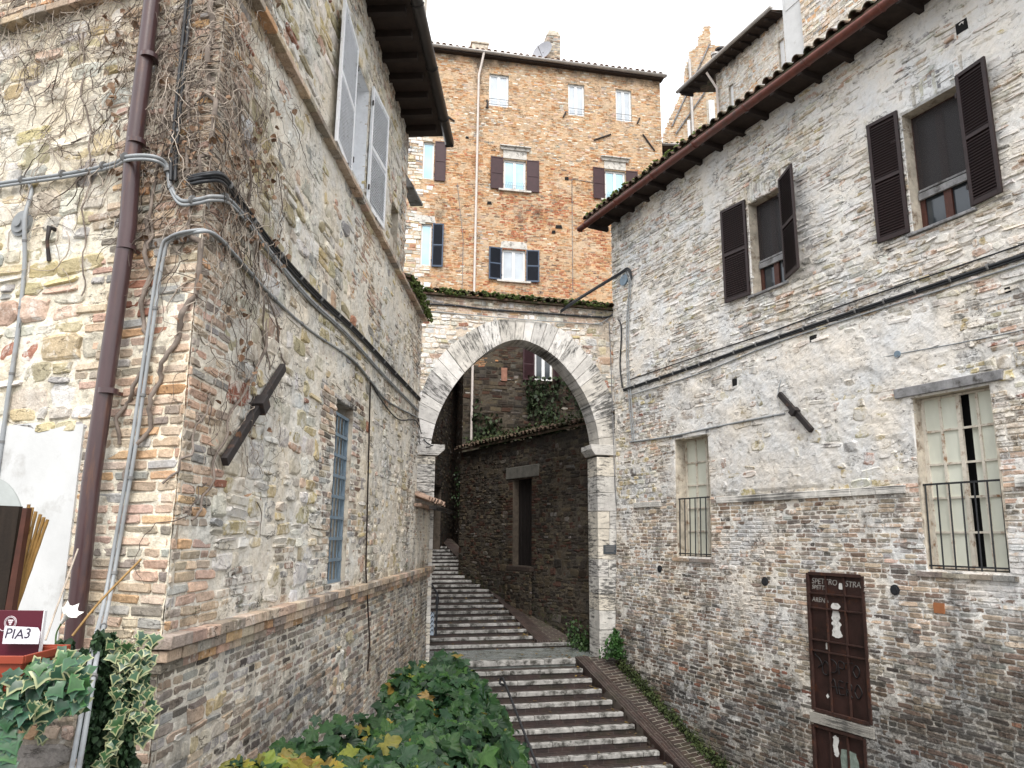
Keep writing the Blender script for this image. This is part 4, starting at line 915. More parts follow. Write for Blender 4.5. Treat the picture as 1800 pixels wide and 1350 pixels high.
stroke([(.14, .06), (.06, .09), (.03, .02), (.10, -.02), (.15, -.10), (.08, -.16)]); stroke([(.16, -.10), (.17, -.22), (.25, -.24), (.28, -.12), (.22, -.05), (.17, -.12)]); stroke([(.30, -.20), (.30, -.02), (.42, -.05), (.42, -.17), (.31, -.20)]); stroke([(.47, -.20), (.47, -.03), (.56, -.03), (.56, -.11), (.48, -.11)]); stroke([(.58, -.03), (.72, -.01)]); stroke([(.65, -.02), (.65, -.20)]); stroke([(.72, -.12), (.78, -.03), (.84, -.11), (.78, -.20), (.72, -.12)])
stroke([(.26, -.48), (.36, -.28), (.42, -.48)]); stroke([(.29, -.40), (.42, -.39)]); stroke([(.54, -.30), (.46, -.30), (.46, -.47), (.55, -.47)]); stroke([(.46, -.38), (.54, -.38)]); stroke([(.59, -.48), (.59, -.30), (.68, -.32), (.67, -.39), (.59, -.40), (.69, -.49)]); stroke([(.73, -.40), (.79, -.29), (.86, -.39), (.79, -.48), (.73, -.40)])
g.build('spray_scrawl', M_SPRAY, dr)
d2 = metal_door(D2_, 'lower rusty metal door in the right wall with peeling grey-green poster', False)
s0, s1, z0, z1 = D2_; scrap(RW, s0+.62, z1-.52, .30, .62, -.018, 20, .18).build('torn_poster', plain('peeling_green_grey_paint', (.20, .25, .22), .9, .4, 14), d2); scrap(RW, s0+.40, z1-.22, .10, .28, -.018, 16, .4).build('torn_poster', M_PAPER, d2)
f = MB()
for k in (1, 2): s = s0+(s1-s0)*k/3; f.fb(RW, s-.012, s+.012, z0+.03, z1-.03, -.02, .008)
f.build('door_batten', M_RUST2, d2)
m = MB(); brick_band(m, RW, D1_[0]-.05, D1_[1]+.05, D2_[3]+.03, D1_[2]-.03, -.1, .03, (.5, .6)); V = np.array(m.V); Fi = np.array(m.Fc).reshape(-1)
mesh_np('door_sill', V, Fi, np.arange(0, len(Fi), 4), np.full(len(Fi)//4, 4), M_TRAV, H2, np.tile((.40, .39, .36), (len(V), 1)), np.stack([V[:, 2]*3, V[:, 0]+V[:, 1], 0*V[:, 0]], 1))
for q in ((1161, 1000), (1346, 1022), (1575, 1037)):
    s, z = RW.px(*q); m = MB(); m.disc(RW, s, z, .072, .072, -.02, .028, 20); m.disc(RW, s, z, .05, .05, .028, .036, 20); m.build('vent_cap', M_CABLE, H2)
# putlog holes and exposed dark stones
for (u, v, w, h) in ((1293, 673, .12, .15), (1431, 595, .14, .10), (1773, 510, .07, .07), (1692, 47, .16, .16), (1652, 1069, .15, .13)):
    s, z = RW.px(u, v); m = MB(); m.fb(RW, s-w/2, s+w/2, z-h/2, z+h/2, .0, .026 if v < 1000 else .02); m.build('putlog_hole', M_BLACK if v < 1000 else plain('bare_orange_brick', (.30, .12, .05), .9, .2), H2)
# wall tie
P = [RW.px(*q, .06) for q in ((1370, 692), (1427, 757))]; m = MB(); a = np.array(P[0]); b_ = np.array(P[1]); dv = (b_-a)/np.linalg.norm(b_-a); nv = np.array([-dv[1], dv[0]])*.045
m.prism(RW, [tuple(a+nv), tuple(a-nv), tuple(b_-nv), tuple(b_+nv)], .03, .09); c_ = (a+b_)/2; m.prism(RW, [tuple(c_+nv*1.5+dv*.05), tuple(c_-nv*1.5+dv*.05), tuple(c_-nv*1.5-dv*.05), tuple(c_+nv*1.5-dv*.05)], -.02, .14); m.build('wall_tie', M_IRON, H2, .006)
# eave, tiles, gutter
b, _ = eave(RW, -.35, 12.6, 10.08, .58, .02, H2, M_WOODD, M_SOFF, .62)
gutter(RW, -.42, 12.6, 10.10, .66, .085, M_GUTR, H2)
m = MB()
for i in range(260):
    s = random.uniform(-.4, 4.2); d = random.uniform(.30, .62); z = b+.20+(.62-d)*.28+random.uniform(-.03, .04); p = Vector(RW.w(s, z, d)); r = random.uniform(.02, .06)
    V = [p+Vector(v)*r for v in ((1, 0, 0), (-1, 0, 0), (0, 1, 0), (0, -1, 0), (0, 0, .8), (0, 0, -.8))]; m.add(V, [(0, 2, 4), (2, 1, 4), (1, 3, 4), (3, 0, 4), (2, 0, 5), (1, 2, 5), (3, 1, 5), (0, 3, 5)])
m.build('moss', plain('bright_moss', (.11, .15, .03), .95, .5, 18, 90, 1.0), H2)['kind'] = 'stuff'
# ------------------------------------------------------------------ CENTRE BUILDING
H3 = empty('brick_building', (0, 29, 0), 'tall orange brick apartment building rising behind the archway with three rows of windows', 'building')
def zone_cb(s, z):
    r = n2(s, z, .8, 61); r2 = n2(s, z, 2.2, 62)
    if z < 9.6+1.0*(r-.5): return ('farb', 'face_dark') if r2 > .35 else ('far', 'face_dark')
    if s < -3.75+.35*(int(z/.35) % 2)-.2*r2: return ('farb', 'arch') if z < 19.5 else ('far', 'face_top')
    if z > 18.6+1.5*(r-.5): return ('far', 'face_top')
    if 12.3 < z < 17 and -1.4+r < s < 4: return ('far', 'face_red') if r > .35 else ('far', 'face')
    if -1.5 < s < -.6 and 13 < z < 16: return ('far', 'face_top')
    return ('far', 'face')
def mask_cb(s, z):
    g = .10+.5*np.exp(-((s+1.55)/.28)**2)*sstep(16, 21, z)+.6*np.exp(-((z-23.0)/.35)**2)+.5*np.exp(-((s+3.1)/.3)**2-((z-15.5)/1)**2)+.45*np.exp(-((s-.6)/.9)**2-((z-15.8)/.8)**2)+.45*sstep(10.2, 9.2, z)
    return (.12+.12*sstep(18, 22, z)+.35*sstep(.56, .68, fbm(s*.7, z*.7, 9)), g, -.25+.65*sstep(9.4, 8.0, z))
cw = []   # openings (s0,s1,z0,z1,type)
ty_m, ty_b, ty_t = 'maroon', 'blue', 'plain'
wins = [(-1.12, -.26, 20.78, 22.33, ty_t), (2.42, 3.16, 20.78, 22.33, ty_t), (4.62, 5.36, 20.78, 22.36, ty_t), (-3.92, -3.50, 20.85, 22.4, 'narrow'),
        (-.44, .52, 16.98, 18.33, ty_m), (4.05, 4.98, 16.98, 18.33, ty_m), (-3.86, -3.40, 17.08, 18.75, 'narrow_m'),
        (-.46, .52, 12.95, 14.28, ty_b), (-3.82, -3.40, 13.3, 15.1, 'narrow_b'), (.93, 1.67, 8.78, 10.05, 'low')]
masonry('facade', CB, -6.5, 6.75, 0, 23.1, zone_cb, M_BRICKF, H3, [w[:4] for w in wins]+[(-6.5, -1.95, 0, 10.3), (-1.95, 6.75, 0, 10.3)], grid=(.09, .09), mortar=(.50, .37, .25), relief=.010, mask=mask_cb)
masonry('lower_facade', CB, -1.95, 6.75, 0, 10.3, lambda s, z: ('far', 'shade_red') if z > 9.1+n2(s, z, .8, 4) else zone_cb(s, z), M_SHADE, H3, [w[:4] for w in wins if w[4] == 'low'], grid=(.09, .09), mortar=(.08, .068, .053), relief=.014, mask=lambda s, z: (.15+0*s, .35+0*s, .15+.2*sstep(8, 6, z)))  # shaded copy of the facade: alley gloom painted into bricks and mortar
for (s0, s1, z0, z1, ty) in wins:
    reveal(CB, s0, s1, z0, z1, .16, H3, M_REVEAL)
    m = MB(); m.fb(CB, s0, s1, z0, z1, -.20, -.18); m.build('window_recess', M_BLACK, H3)
    o = casement(CB, s0, s1, z0, z1, -.09, H3, M_WHITE, {ty_t: M_GCURT, ty_m: M_GSKY, ty_b: M_GCURT, 'low': M_GDARK, 'narrow': M_GDARK, 'narrow_m': M_GSKY, 'narrow_b': M_GSKY}[ty], .085 if not 'narrow' in ty else .06, bars=0, mid=not 'narrow' in ty)
    w = (s1-s0)/2+.06
    if ty == 'narrow_m': shutter(CB, s1+.03, z0-.06, z1+.05, .46, 3, 1, H3, M_MAROON, slats=False, d0=.03)
    if ty == 'narrow_b': shutter(CB, s1+.03, z0-.05, z1+.02, .46, 8, 1, H3, M_SHUTF, M_SHUTB, d0=.03); m = MB(); m.prism(CB, [(s0-.3, z1+.05), (s1+.15, z1+.05), (s1+.1, z1+.33), (s0-.3, z1+.36)], -.02, .04); m.build('stone_lintel', M_BSTONE, H3, .01)
    if ty == ty_m:
        if s0 > -2: shutter(CB, s0-.03, z0-.06, z1+.05, w, 3, -1, H3, M_MAROON, slats=False, d0=.03)
        shutter(CB, s1+.03, z0-.06, z1+.05, w, 3, 1, H3, M_MAROON, slats=False, d0=.03)
    if ty == 'low':
        shutter(CB, s0-.02, z0-.03, z1+.03, .48, 3, -1, H3, M_MAROON, d0=.03); shutter(CB, s1+.02, z0-.03, z1+.03, .52, 3, 1, H3, M_MAROON, d0=.03)
    if ty == ty_b:
        if s0 > -2: shutter(CB, s0-.03, z0-.05, z1+.02, w, 8, -1, H3, M_SHUTF, M_SHUTB, d0=.03)
        shutter(CB, s1+.03, z0-.05, z1+.02, w, 8, 1, H3, M_SHUTF, M_SHUTB, d0=.03)
        m = MB(); m.prism(CB, [(s0-.08, z1+.04), (s1+.08, z1+.04), (s1+.05, z1+.30), (s1-.1, z1+.36), (s0+.1, z1+.36), (s0-.05, z1+.30)], -.02, .03); m.build('stone_lintel', M_BSTONE, H3, .01)
    if ty == ty_m and s0 > -2:
        m = MB(); m.fb(CB, s0-.03, s1+.03, z1+.05, z1+.42, -.02, .04); m.fb(CB, s0-.20, s1+.20, z1+.55, z1+.60, -.02, .20); m.prism(CB, [(s0-.12, z1+.42), (s1+.12, z1+.42), (s1+.2, z1+.55), (s0-.2, z1+.55)], -.02, .10); m.build('window_cornice', M_BSTONE, H3, .008)
        m = MB()      # curly wire window guard
        for k in range(9):
            s = s0+.1+(s1-s0-.2)*k/8; m.tube(bez([CB.w(s, z0+.02, .03), CB.w(s, z0+.2, .035), CB.w(s+.03, z0+.30, .06), CB.w(s+.05, z0+.26, .08)], 3), .008, 4)
        m.tube([CB.w(s0+.04, z0+.17, .035), CB.w(s1-.04, z0+.17, .035)], .008, 4); m.build('window_guard', M_IRONB, H3)
    if ty in (ty_m, ty_b): m = MB(); m.fb(CB, s0-.22, s1+.22, z0-.12, z0-.04, -.1, .12); m.build('window_sill', M_BSTONE, H3, .006)
    if ty == ty_t:
        m = MB(); m.tube([CB.w(s0, z0+.36, -.02), CB.w(s1, z0+.36, -.02)], .010, 5); m.tube([CB.w(s0, z0+.10, -.02), CB.w(s1, z0+.10, -.02)], .010, 5); m.build('window_rail', M_IRON, H3)
# iron ties on the facade
for a_, b2 in (((701+35/2.7*0+ (855-700)+0, 175), (858, 190)), ((1044, 246), (1074, 236)), ((1130, 236), (1151, 265)), ((769, 192), (799, 213)), ((1125, 207), (1120, 217)), ((995, 196), (990, 206)), ((858, 178), (855, 189))):
    P = [CB.px(*a_, .05), CB.px(*b2, .05)]; m = MB(); m.tube([CB.w(*P[0], .05), CB.w(*P[1], .05)], .035, 6); m.build('wall_tie', M_IRON, H3)
for (u, v, w, h) in ((860, 357, .2, .14), (996, 314, .18, .16), (982, 399, .3, .16), (973, 408, .16, .14), (821, 242, .14, .10), (888, 640+10, .2, .3)):
    s, z = CB.px(u, v); m = MB(); m.prism(CB, [(s-w/2, z-h/2), (s+w/2, z-h*.4), (s+w*.4, z+h/2), (s-w*.4, z+h*.4)], 0, .035); m.build('putlog_hole', M_BLACK, H3)
s, z = CB.px(886, 658); m = MB(); m.fb(CB, s-.12, s+.12, z-.28, z+.26, .0, .05); m.build('blocked_niche', plain('brick_fill', (.26, .13, .09), .9, .3), H3)
# roof edge: gutter, tiles, downpipes, chimneys, dish
m = MB(); m.fb(CB, -6.6, 6.85, 23.0, 23.07, -.1, .22); m.build('eave_boards', M_SOFF, H3)
m = MB(); V = [CB.w(-6.6, 23.09, .26), CB.w(6.95, 23.09, .26), CB.w(6.95, 25, -6), CB.w(-6.6, 25, -6)]; m.hexa(V+[(v[0], v[1], v[2]+.06) for v in V]); upC = np.append(-CB.n, 0)+np.array([0, 0, .29]); upC /= np.linalg.norm(upC)
coppi(m, CB.w(-6.5, 23.20, .30), np.append(CB.dir, 0), upC, 48, .28, .5, .10, rows=1, jit=.03, under=True); m.build('roof', M_TILEL, H3)
gutter(CB, -6.6, 6.95, 23.14, .32, .085, M_ZINC, H3, brk=1.9)
P = [CB.px(845, 112, .2), CB.px(835, 150, .2), CB.px(833, 200, .1), CB.px(831, 510, .1)]; sp_ = P[3][0]
m = MB(); m.tube([CB.w(-1.42, 23.1, .32), CB.w(-1.50, 22.6, .22), CB.w(-1.60, 22.1, .12), CB.w(-1.62, 10.0, .12), CB.w(-1.62, 6.25, .12)], .05, 10); m.build('downpipe', M_PVCW, H3)
m = MB(); a1, b1 = CB.px(1005, 315); a2, b2 = CB.px(1018, 515); m.tube([CB.w(a1, b1, .03), CB.w(a1, b1-.3, .03), CB.w(a1, b2, .03)], .014, 5); m.tube([CB.w(a1, b1, .03), CB.w(a1+1.5, b1-.1, .03)], .012, 5); m.build('wall_cable', M_WOODG, H3); m = MB(); m.tube([CB.w(-2.4, 17.0, .03), CB.w(-2.1, 14.5, .03), CB.w(-2.1, 12, .03)], .012, 5); m.build('wall_cable', M_WOODG, H3)
masonry('chimney', Frame(CB.w(1.50, 0, -.2)[:2], 79), 0, .62, 23.1, 24.75, lambda s, z: ('far', 'bri_side'), M_BRICKF, H3, [], grid=(.1, .1), mortar=(.42, .38, .32))
m = MB(); m.fb(CB, 1.49, 2.13, 23.0, 24.74, -1.0, -.22); m.prism(CB, [(1.47, 24.74), (2.15, 24.74), (2.05, 25.0), (1.60, 25.05)], -1.0, -.17); m.prism(CB, [(1.40, 23.2), (2.24, 23.2), (2.13, 23.45), (1.49, 23.45)], -1.05, -.12); m.build('chimney_cap', M_REVEAL, H3, .03)
m = MB(); m.fb(CB, -1.9, -1.2, 23.2, 23.75, -.6, -.05); m.fb(CB, -1.95, -1.15, 23.75, 23.85, -.65, .0); m.build('small_chimney', M_REVEAL, H3, .02)
D = empty('satellite_dish', CB.w(1.35, 23.6, -.3), 'grey satellite dish beside the chimney on the tiled roof', 'satellite dish')
m = MB(); c = Vector(CB.w(1.25, 23.85, -.1)); ax = Vector((-.55, -.80, .2)).normalized(); X = ax.orthogonal().normalized(); Y = ax.cross(X); V = [c-ax*.10]; Fc = []
for r in (1, 2, 3):
    for j in range(24): a = 2*math.pi*j/24; V.append(c-ax*(.10-.011*r*r)+(X*math.cos(a)+Y*math.sin(a))*.17*r)
for j in range(24): Fc.append((0, 1+j, 1+(j+1) % 24)); Fc += [(1+r*24+j, 1+(r+1)*24+j, 1+(r+1)*24+(j+1) % 24, 1+r*24+(j+1) % 24) for r in (0, 1)]
m.add(V, Fc, True); m.build('dish', plain('grey_dish_paint', (.30, .31, .34), .5, .1), D)
m = MB(); m.tube([c-ax*.1, c-ax*.2-Vector((0, 0, .4)), c-ax*.2-Vector((0, 0, .9))], .025, 6); m.tube([c-ax*.08-Vector((0, 0, .3)), c+ax*.42], .012, 5); m.build('mast', M_IRON, D)
# ivy hanging over the lower facade
def leafcloud(name, pts, mat, parent, r=(.03, .07), flat=None):
    m = MB()
    for p in pts:
        R = Matrix.Rotation(random.uniform(0, 6.28), 3, 'Z') @ Matrix.Rotation(random.uniform(-1.1, 1.1), 3, 'X'); q = random.uniform(*r); p = Vector([float(c) for c in p])
        V = [p+R @ Vector((x*q, 0, z*q)) for x, z in ((0, -1), (.55, -.35), (.65, .3), (0, 1), (-.65, .3), (-.55, -.35))]; m.add(V, [tuple(range(6))])
    return m.build(name, mat, parent)
def leafmat(name, cols, rough=.5, tr=.15):
    m, t, b = nodes(name); g = t.nodes.new("ShaderNodeNewGeometry"); n = len(cols); r = ramp(t, g.outputs['Random Per Island'], [(i/max(1, n-1), c) for i, c in enumerate(cols)]); v = ramp(t, noise(t, 9, 4), [(.3, (.7, .7, .7)), (.7, (1.25, 1.25, 1.25))])
    o = mix(t, 1, r.outputs[0], v.outputs[0], 'MULTIPLY'); t.links.new(o, b.inputs['Base Color']); b.inputs['Roughness'].default_value = rough; b.inputs['Specular IOR Level'].default_value = .4
    return m
M_IVYD = leafmat('dark_ivy_leaf', [(.012, .022, .009), (.022, .042, .013), (.035, .055, .02), (.018, .03, .012)], .7)
pts = []
for i in range(5200):
    s = random.uniform(-1.6, 3.4); z = random.uniform(5.6, 8.9)
    dens = vn(np.array([s*1.3]), np.array([z*1.3]), 91)[0]*.9+.25*(s > .6)+.2*(z < 6.7)
    if dens > random.uniform(.5, 1.0): pts.append(CB.w(s, z, random.uniform(.02, .30)))
IV = leafcloud('ivy', pts, M_IVYD, None, (.04, .10)); tag(IV, 'dark ivy hanging on the shaded brick wall above the lean-to roof', 'ivy')
# ------------------------------------------------------------------ ALLEY: lean-to house, left alley house, passage
M_RDARK = plain('shade_toned_stone', (.09, .072, .055), .9, .4, 8, 30, .6)  # door reveals in the alley, shade painted into their colour
H4 = empty('lean_to_house', LT.w(0, 0), 'low shade-coloured stone lean-to house with narrow door and mossy roof inside the archway', 'house')
P = [LT.px(*q) for q in ((902, 843), (935, 840), (905, 1000), (936, 990))]; ds0, ds1 = sorted((P[0][0], P[1][0])); dz1 = (P[0][1]+P[1][1])/2; dz0 = (P[2][1]+P[3][1])/2
print('LT door', P)
zt = LT.px(926, 772)[1]
def zone_lt(s, z):
    r = n2(s, z, 1.7, 71)
    if ds0-.30 < s < ds0 or ds1 < s < ds1+.30: return ('brick', 'shade_red') if z > dz0-.1 and z < dz1+.1 else ('rubs', 'alley')
    return ('rubs', 'alley') if r > .4 else (('brick', 'alley') if r > .2 else ('rubble', 'alley'))
masonry('wall', LT, -.5, 8.2, -.2, zt, zone_lt, M_SHADE, H4, [(ds0, ds1, dz0, dz1)], grid=(.05, .05), mortar=(.085, .072, .056), relief=.014, mask=lambda s, z: (.10+.2*fbm(s,z,2), .25+.45*sstep(zt-1.2, zt, z)*fbm(s, z, 4)*1.6+.3*sstep(1.2, 0, z-.2*s), -.1+.45*sstep(.9, .1, z-.17*s)))
reveal(LT, ds0, ds1, dz0, dz1, .25, H4, M_RDARK); m = MB(); m.fb(LT, ds0, ds1, dz0, dz1, -.24, -.20)
for k in range(5): s = ds0+(ds1-ds0)*(k+.5)/5; m.fb(LT, s-.07, s+.065, dz0+.02, dz1-.02, -.20, -.18)
m.build('door', plain('black_brown_door', (.012, .009, .008), .7, .3, 9), H4)
P = [LT.px(*q, .03) for q in ((885, 822), (943, 845))]; m = MB(); m.fb(LT, ds0-.40, ds1+.38, dz1+.02, dz1+.36, -.1, .035); m.build('stone_lintel', plain('dark_lintel_stone', (.12, .115, .10), .85, .35, 5), H4, .02)
m = MB(); m.fb(LT, ds0-.12, ds1+.12, dz0-.14, dz0-.01, -.2, .14);  m.build('door_step', plain('dark_brick_step', (.045, .032, .025), .85, .4, 9), H4, .02)
masonry('door_base', Frame(LT.w(0, 0, .13)[:2], -30, True), ds0-.18, ds1+.18, dz0-1.6, dz0-.14, lambda s, z: ('rubs', 'alley'), M_SHADE, H4, [], grid=(.05, .05), mortar=(.085, .072, .056))
m = MB(); V = [LT.w(-.6, zt+.02, .16), LT.w(8.3, zt+.02, .16), LT.w(8.3, zt+1.2, -4), LT.w(-.6, zt+1.2, -4)]; m.hexa(V+[(v[0], v[1], v[2]+.06) for v in V]); upL = np.append(-LT.n, 0)+np.array([0, 0, .28]); upL /= np.linalg.norm(upL)
coppi(m, LT.w(-.5, zt+.12, .22), np.append(LT.dir, 0), upL, 42, .21, .45, .08, rows=2); o = m.build('roof', M_TILE, H4)
tag(leafcloud('ivy', [LT.w(random.uniform(-.4, 7.8), zt+.15+abs(random.gauss(0, .14)), random.uniform(-.9, .16)) for _ in range(2600)], leafmat('roof_moss_weed', [(.02, .035, .01), (.05, .07, .02), (.03, .05, .015)], .8), None, (.02, .06)), 'moss and weeds growing along the lean-to roof edge inside the arch', 'moss')
H5 = empty('alley_house', AL.w(0, 0), 'shade-coloured stone house on the left side of the alley beyond the archway', 'house')
P = [AL.px(*q) for q in ((757, 850), (776, 850), (757, 960), (776, 965))]; print('AL door', P)
a0, a1 = P[0][0], P[1][0]
masonry('wall', AL, -7.5, 13, -.5, 10.2, lambda s, z: ('rubs', 'alley') if n2(s, z, 1.5, 3) > .3 else ('brick', 'alley'), M_SHADE, H5, [(a0, a1, 1.3, P[0][1])], grid=(.1, .08), mortar=(.055, .045, .037), relief=.014, mask=lambda s, z: (.05+0*s, .45+0*s, -.1+0*s))  # dark stones, mortar and even stain mask paint in the alley's shade
reveal(AL, a0, a1, 1.3, P[0][1], .3, H5, M_RDARK); m = MB(); m.fb(AL, a0, a1, 1.3, P[0][1], -.3, -.27); m.build('door', M_BLACK, H5)
H6 = empty('passage_wall', (-3, 37, 0), 'shade-coloured end wall closing the covered passage at the top of the stairs', 'wall')
EW = Frame((-5, 36.5), 85)
masonry('wall', EW, -2, 9, 0, 10.2, lambda s, z: ('rubs', 'alley'), M_SHADE, H6, [], grid=(.12, .1), mortar=(.055, .045, .037), mask=lambda s, z: (.05+0*s, .45+0*s, -.1+0*s))
SB_ = MB(); SB_.hexa([(3.6, 18.2, 0), (9, 18.2, 0), (9, 29.6, 0), (5.6, 29.6, 0), (3.6, 18.2, 10.8), (9, 18.2, 10.8), (9, 29.6, 10.8), (5.6, 29.6, 10.8)]); SB_.build('unseen_light_block', plain('light_block_dark', (.16, .13, .10), .9, .3, 2), H4)  # unseen mass added behind the lean-to to keep skylight out of the alley
m = MB(); m.fb(CB, -6.4, -1.9, 10.32, 10.5, -9, -.02); m.build('passage_ceiling', M_WOODD, H3)
PR = Frame(CB.w(-1.95, 0, 0)[:2], -10, True)
masonry('passage_side', PR, 0, 8.5, 0, 10.3, lambda s, z: ('far', 'face_dark'), M_SHADE, H3, [], grid=(.15, .15), mortar=(.055, .045, .037))
# ------------------------------------------------------------------ BUILDINGS BEHIND, RIGHT
H7 = empty('stone_building', BB.w(3, 0), 'pale tall stone building with overhanging eave rising behind the right-hand house', 'building')
bw_ = []
for (u0, v0, u1, v1) in ((1280, 143, 1291, 193), (1366, 62, 1381, 116)):
    a, za = BB.px(u0, v0); b2, zb = BB.px(u1, v1); s0_, s1_ = a, b2; zz1 = BB.px(u1, v0)[1]; zz0 = zz1-1.45; bw_.append((s0_, s1_, zz0, zz1))
print('BB wins', bw_)
zE = BB.px(1221, 160, 0)[1]; print('zE', zE)
bs0 = BB.px(1262, 200)[0]; bsE = BB.px(1381, 60)[0]
masonry('wall', BB, bs0, bsE+.3, 8, zE-.1, lambda s, z: ('farb', 'pale') if n2(s, z, 1, 2) > .4 else ('far', 'pale'), M_WALL2, H7, bw_, grid=(.14, .14), mortar=(.58, .55, .50), relief=.014, mask=lambda s, z: (.42+0*s, .05+.45*sstep(zE-1.2, zE, z), 0*s-.3))
for w in bw_:
    reveal(BB, *w, .2, H7); casement(BB, *w, -.12, H7, M_WHITE, M_GCURT, .10); m = MB(); m.fb(BB, w[0], w[1], w[2], w[3], -.22, -.2); m.build('window_recess', M_BLACK, H7)
eave(BB, -.3, bsE, zE-.18, .75, .12, H7, M_WOODD, M_SOFF, .55, back=4); gutter(BB, -.4, bsE+.1, zE-.02, .80, .10, M_ZINC, H7)
m = MB(); P = BB.px(1264, 215, .1); m.tube([BB.w(P[0], zE-.3, .7), BB.w(P[0], zE-1, .12), BB.w(P[0], 12, .12)], .06, 8); m.build('downpipe', M_PVCW, H7)
a, za = BB.px(1380, 60, .3); b2, zb = BB.px(1416, 60, .3); m = MB(); m.fb(BB, a, b2, 10, 27.6, .0, .35); m.fb(BB, a+.2, b2-.1, 24.6, 25.6, .35, .38); m.build('rendered_flue', M_PLASTER, H7)
a, za = BB.px(1437, 30, .0); m = MB(); m.fb(BB, a-.15, a+.15, za-.3, za+2.2, .0, .03); m.build('slit_window', M_BLACK, H7)
masonry('attic_wall', Frame(BB.w(b2, 0, .45)[:2], 157), 0, 9, 8, zE+4, lambda s, z: ('farb', 'pale'), M_WALL2, H7, [], grid=(.2, .2), mortar=(.58, .55, .50), mask=lambda s, z: (.4+0*s, .05+0*s, 0*s-.3))
# brick gable with chimney tower beyond
GY = 40; G0 = at_y(1165, 235, GY); GB = Frame(G0[:2], 100)
gp = [GB.px(*q) for q in ((1166, 236), (1203, 150), (1204, 118), (1212, 105), (1212, 92), (1228, 80), (1228, 65), (1236, 58), (1238, 46), (1247, 46), (1250, 78), (1290, 84), (1330, 84), (1330, 300), (1166, 300))]; print('gable', gp[:4])
GP = np.array(gp)
def in_poly(P):
    def f(s, z):
        r = np.zeros(s.shape, bool); n = len(P)
        for i in range(n):
            x0, y0 = P[i]; x1, y1 = P[(i+1) % n]; c = ((y0 > z) != (y1 > z)) & (s < (x1-x0)*(z-y0)/((y1-y0) if y1 != y0 else 1e-9)+x0); r ^= c
        return r
    return f
H8 = empty('brick_gable', GB.w(2, 0), 'sunlit brick gable with stepped chimney top between the brick building and pale building', 'building')
masonry('gable_wall', GB, float(GP[:, 0].min())-.05, float(GP[:, 0].max()), float(GP[:, 1].min()), float(GP[:, 1].max())+.05, lambda s, z: ('far', 'face_top'), M_BRICKF, H8, [], grid=(.09, .09), mortar=(.5, .42, .32), inside=in_poly(GP), mask=lambda s, z: (.3+0*s, .05+0*s, 0*s-.3))
m = MB(); m.prism(GB, gp, -3, -.04); m.build('gable_mass', plain('tan_brick_mass', (.42, .31, .21), .9, .2), H8)
m = MB(); P = [GB.px(1212, 104, .2), GB.px(1220, 245, .2)]; m.tube([GB.w(*P[0], .2), GB.w(P[0][0]+.02, P[1][1]-2, .2)], .09, 8); m.build('downpipe', M_ZINC, H8)
for q in ((1181, 222, 1247, 78), (1188, 235, 1240, 160)):
    P = [GB.px(q[0], q[1], .1), GB.px(q[2], q[3], .1)]; m = MB(); m.tube([GB.w(*P[0], .1), GB.w(*P[1], .1)], .05, 6); m.build('sloping_pipe', M_WOODG, H8)
s0, z1 = GB.px(1245, 178); s1, z0 = GB.px(1258, 232); m = MB(); m.fb(GB, s0-.12, s1+.05, z0, z1+.1, -.02, .03); m.build('window_recess', M_REVEAL, H8); casement(GB, s0, s1, z0, z1, .09, H8, M_WHITE, M_GCURT, .09)
a = GB.px(1208, 212); b2 = GB.px(1215, 255); m = MB(); m.fb(GB, a[0], b2[0], b2[1], a[1], .0, .05); m.build('window', M_WHITE, H8)
for (u, v, r) in ((1257, 100, .22), (1266, 92, .26)):
    p = at_y(u, v+22, 37.5); q = at_y(u, v-2, 37.5); o = None; m = MB(); m.tube([p, q], r*.8, 10); m.tube([q, q+np.array([0, 0, .12])], r*1.15, 10); o = m.build('metal_chimney', M_ZINC if u < 1260 else M_IRON, H8)
H9 = empty('low_outbuilding', at_y(1180, 262, 31), 'low dark building with pale gutter and curved tiles beside the brick building', 'building')
q0 = at_y(1160, 252, 31); q1 = at_y(1203, 263, 31); dv = (q1-q0); L_ = np.linalg.norm(dv[:2]); OB = Frame(q0[:2], math.degrees(math.atan2(dv[0], dv[1]))); zq = (q0[2]+q1[2])/2
m = MB(); m.fb(OB, -.3, L_+1.5, zq-8, zq-.15, -2, -.3); m.build('wall', plain('dark_rubble', (.10, .085, .07), .9, .5, 4), H9)
m = MB(); up9 = np.append(-OB.n, 0)+np.array([0, 0, .3]); up9 /= np.linalg.norm(up9); m.fb(OB, -.3, L_+1.5, zq-.06, zq, -2, .1); coppi(m, OB.w(-.2, zq+.05, .1), np.append(OB.dir, 0), up9, 12, .24, .5, .1, rows=2); m.build('roof', M_TILE, H9)
gutter(OB, -.3, L_+1.5, zq+.02, .18, .08, M_ZINC, H9)
# pale tower edge just left of the brick building
T0 = at_y(742, 40, 33); H10 = empty('pale_tower', (T0[0]-1, 33, 0), 'sliver of a pale brick tower standing above the left eave', 'tower'); TF = Frame((T0[0]-1.9, 33), 85)
masonry('tower_wall', TF, 0, 2.0, 20, 34, lambda s, z: ('far', 'pale'), M_WALL2, H10, [], grid=(.15, .15), mortar=(.5, .45, .38)); m = MB(); m.fb(TF, 0, 2.0, 18, 34, -2, -.04); m.build('tower_mass', M_REVEAL, H10)
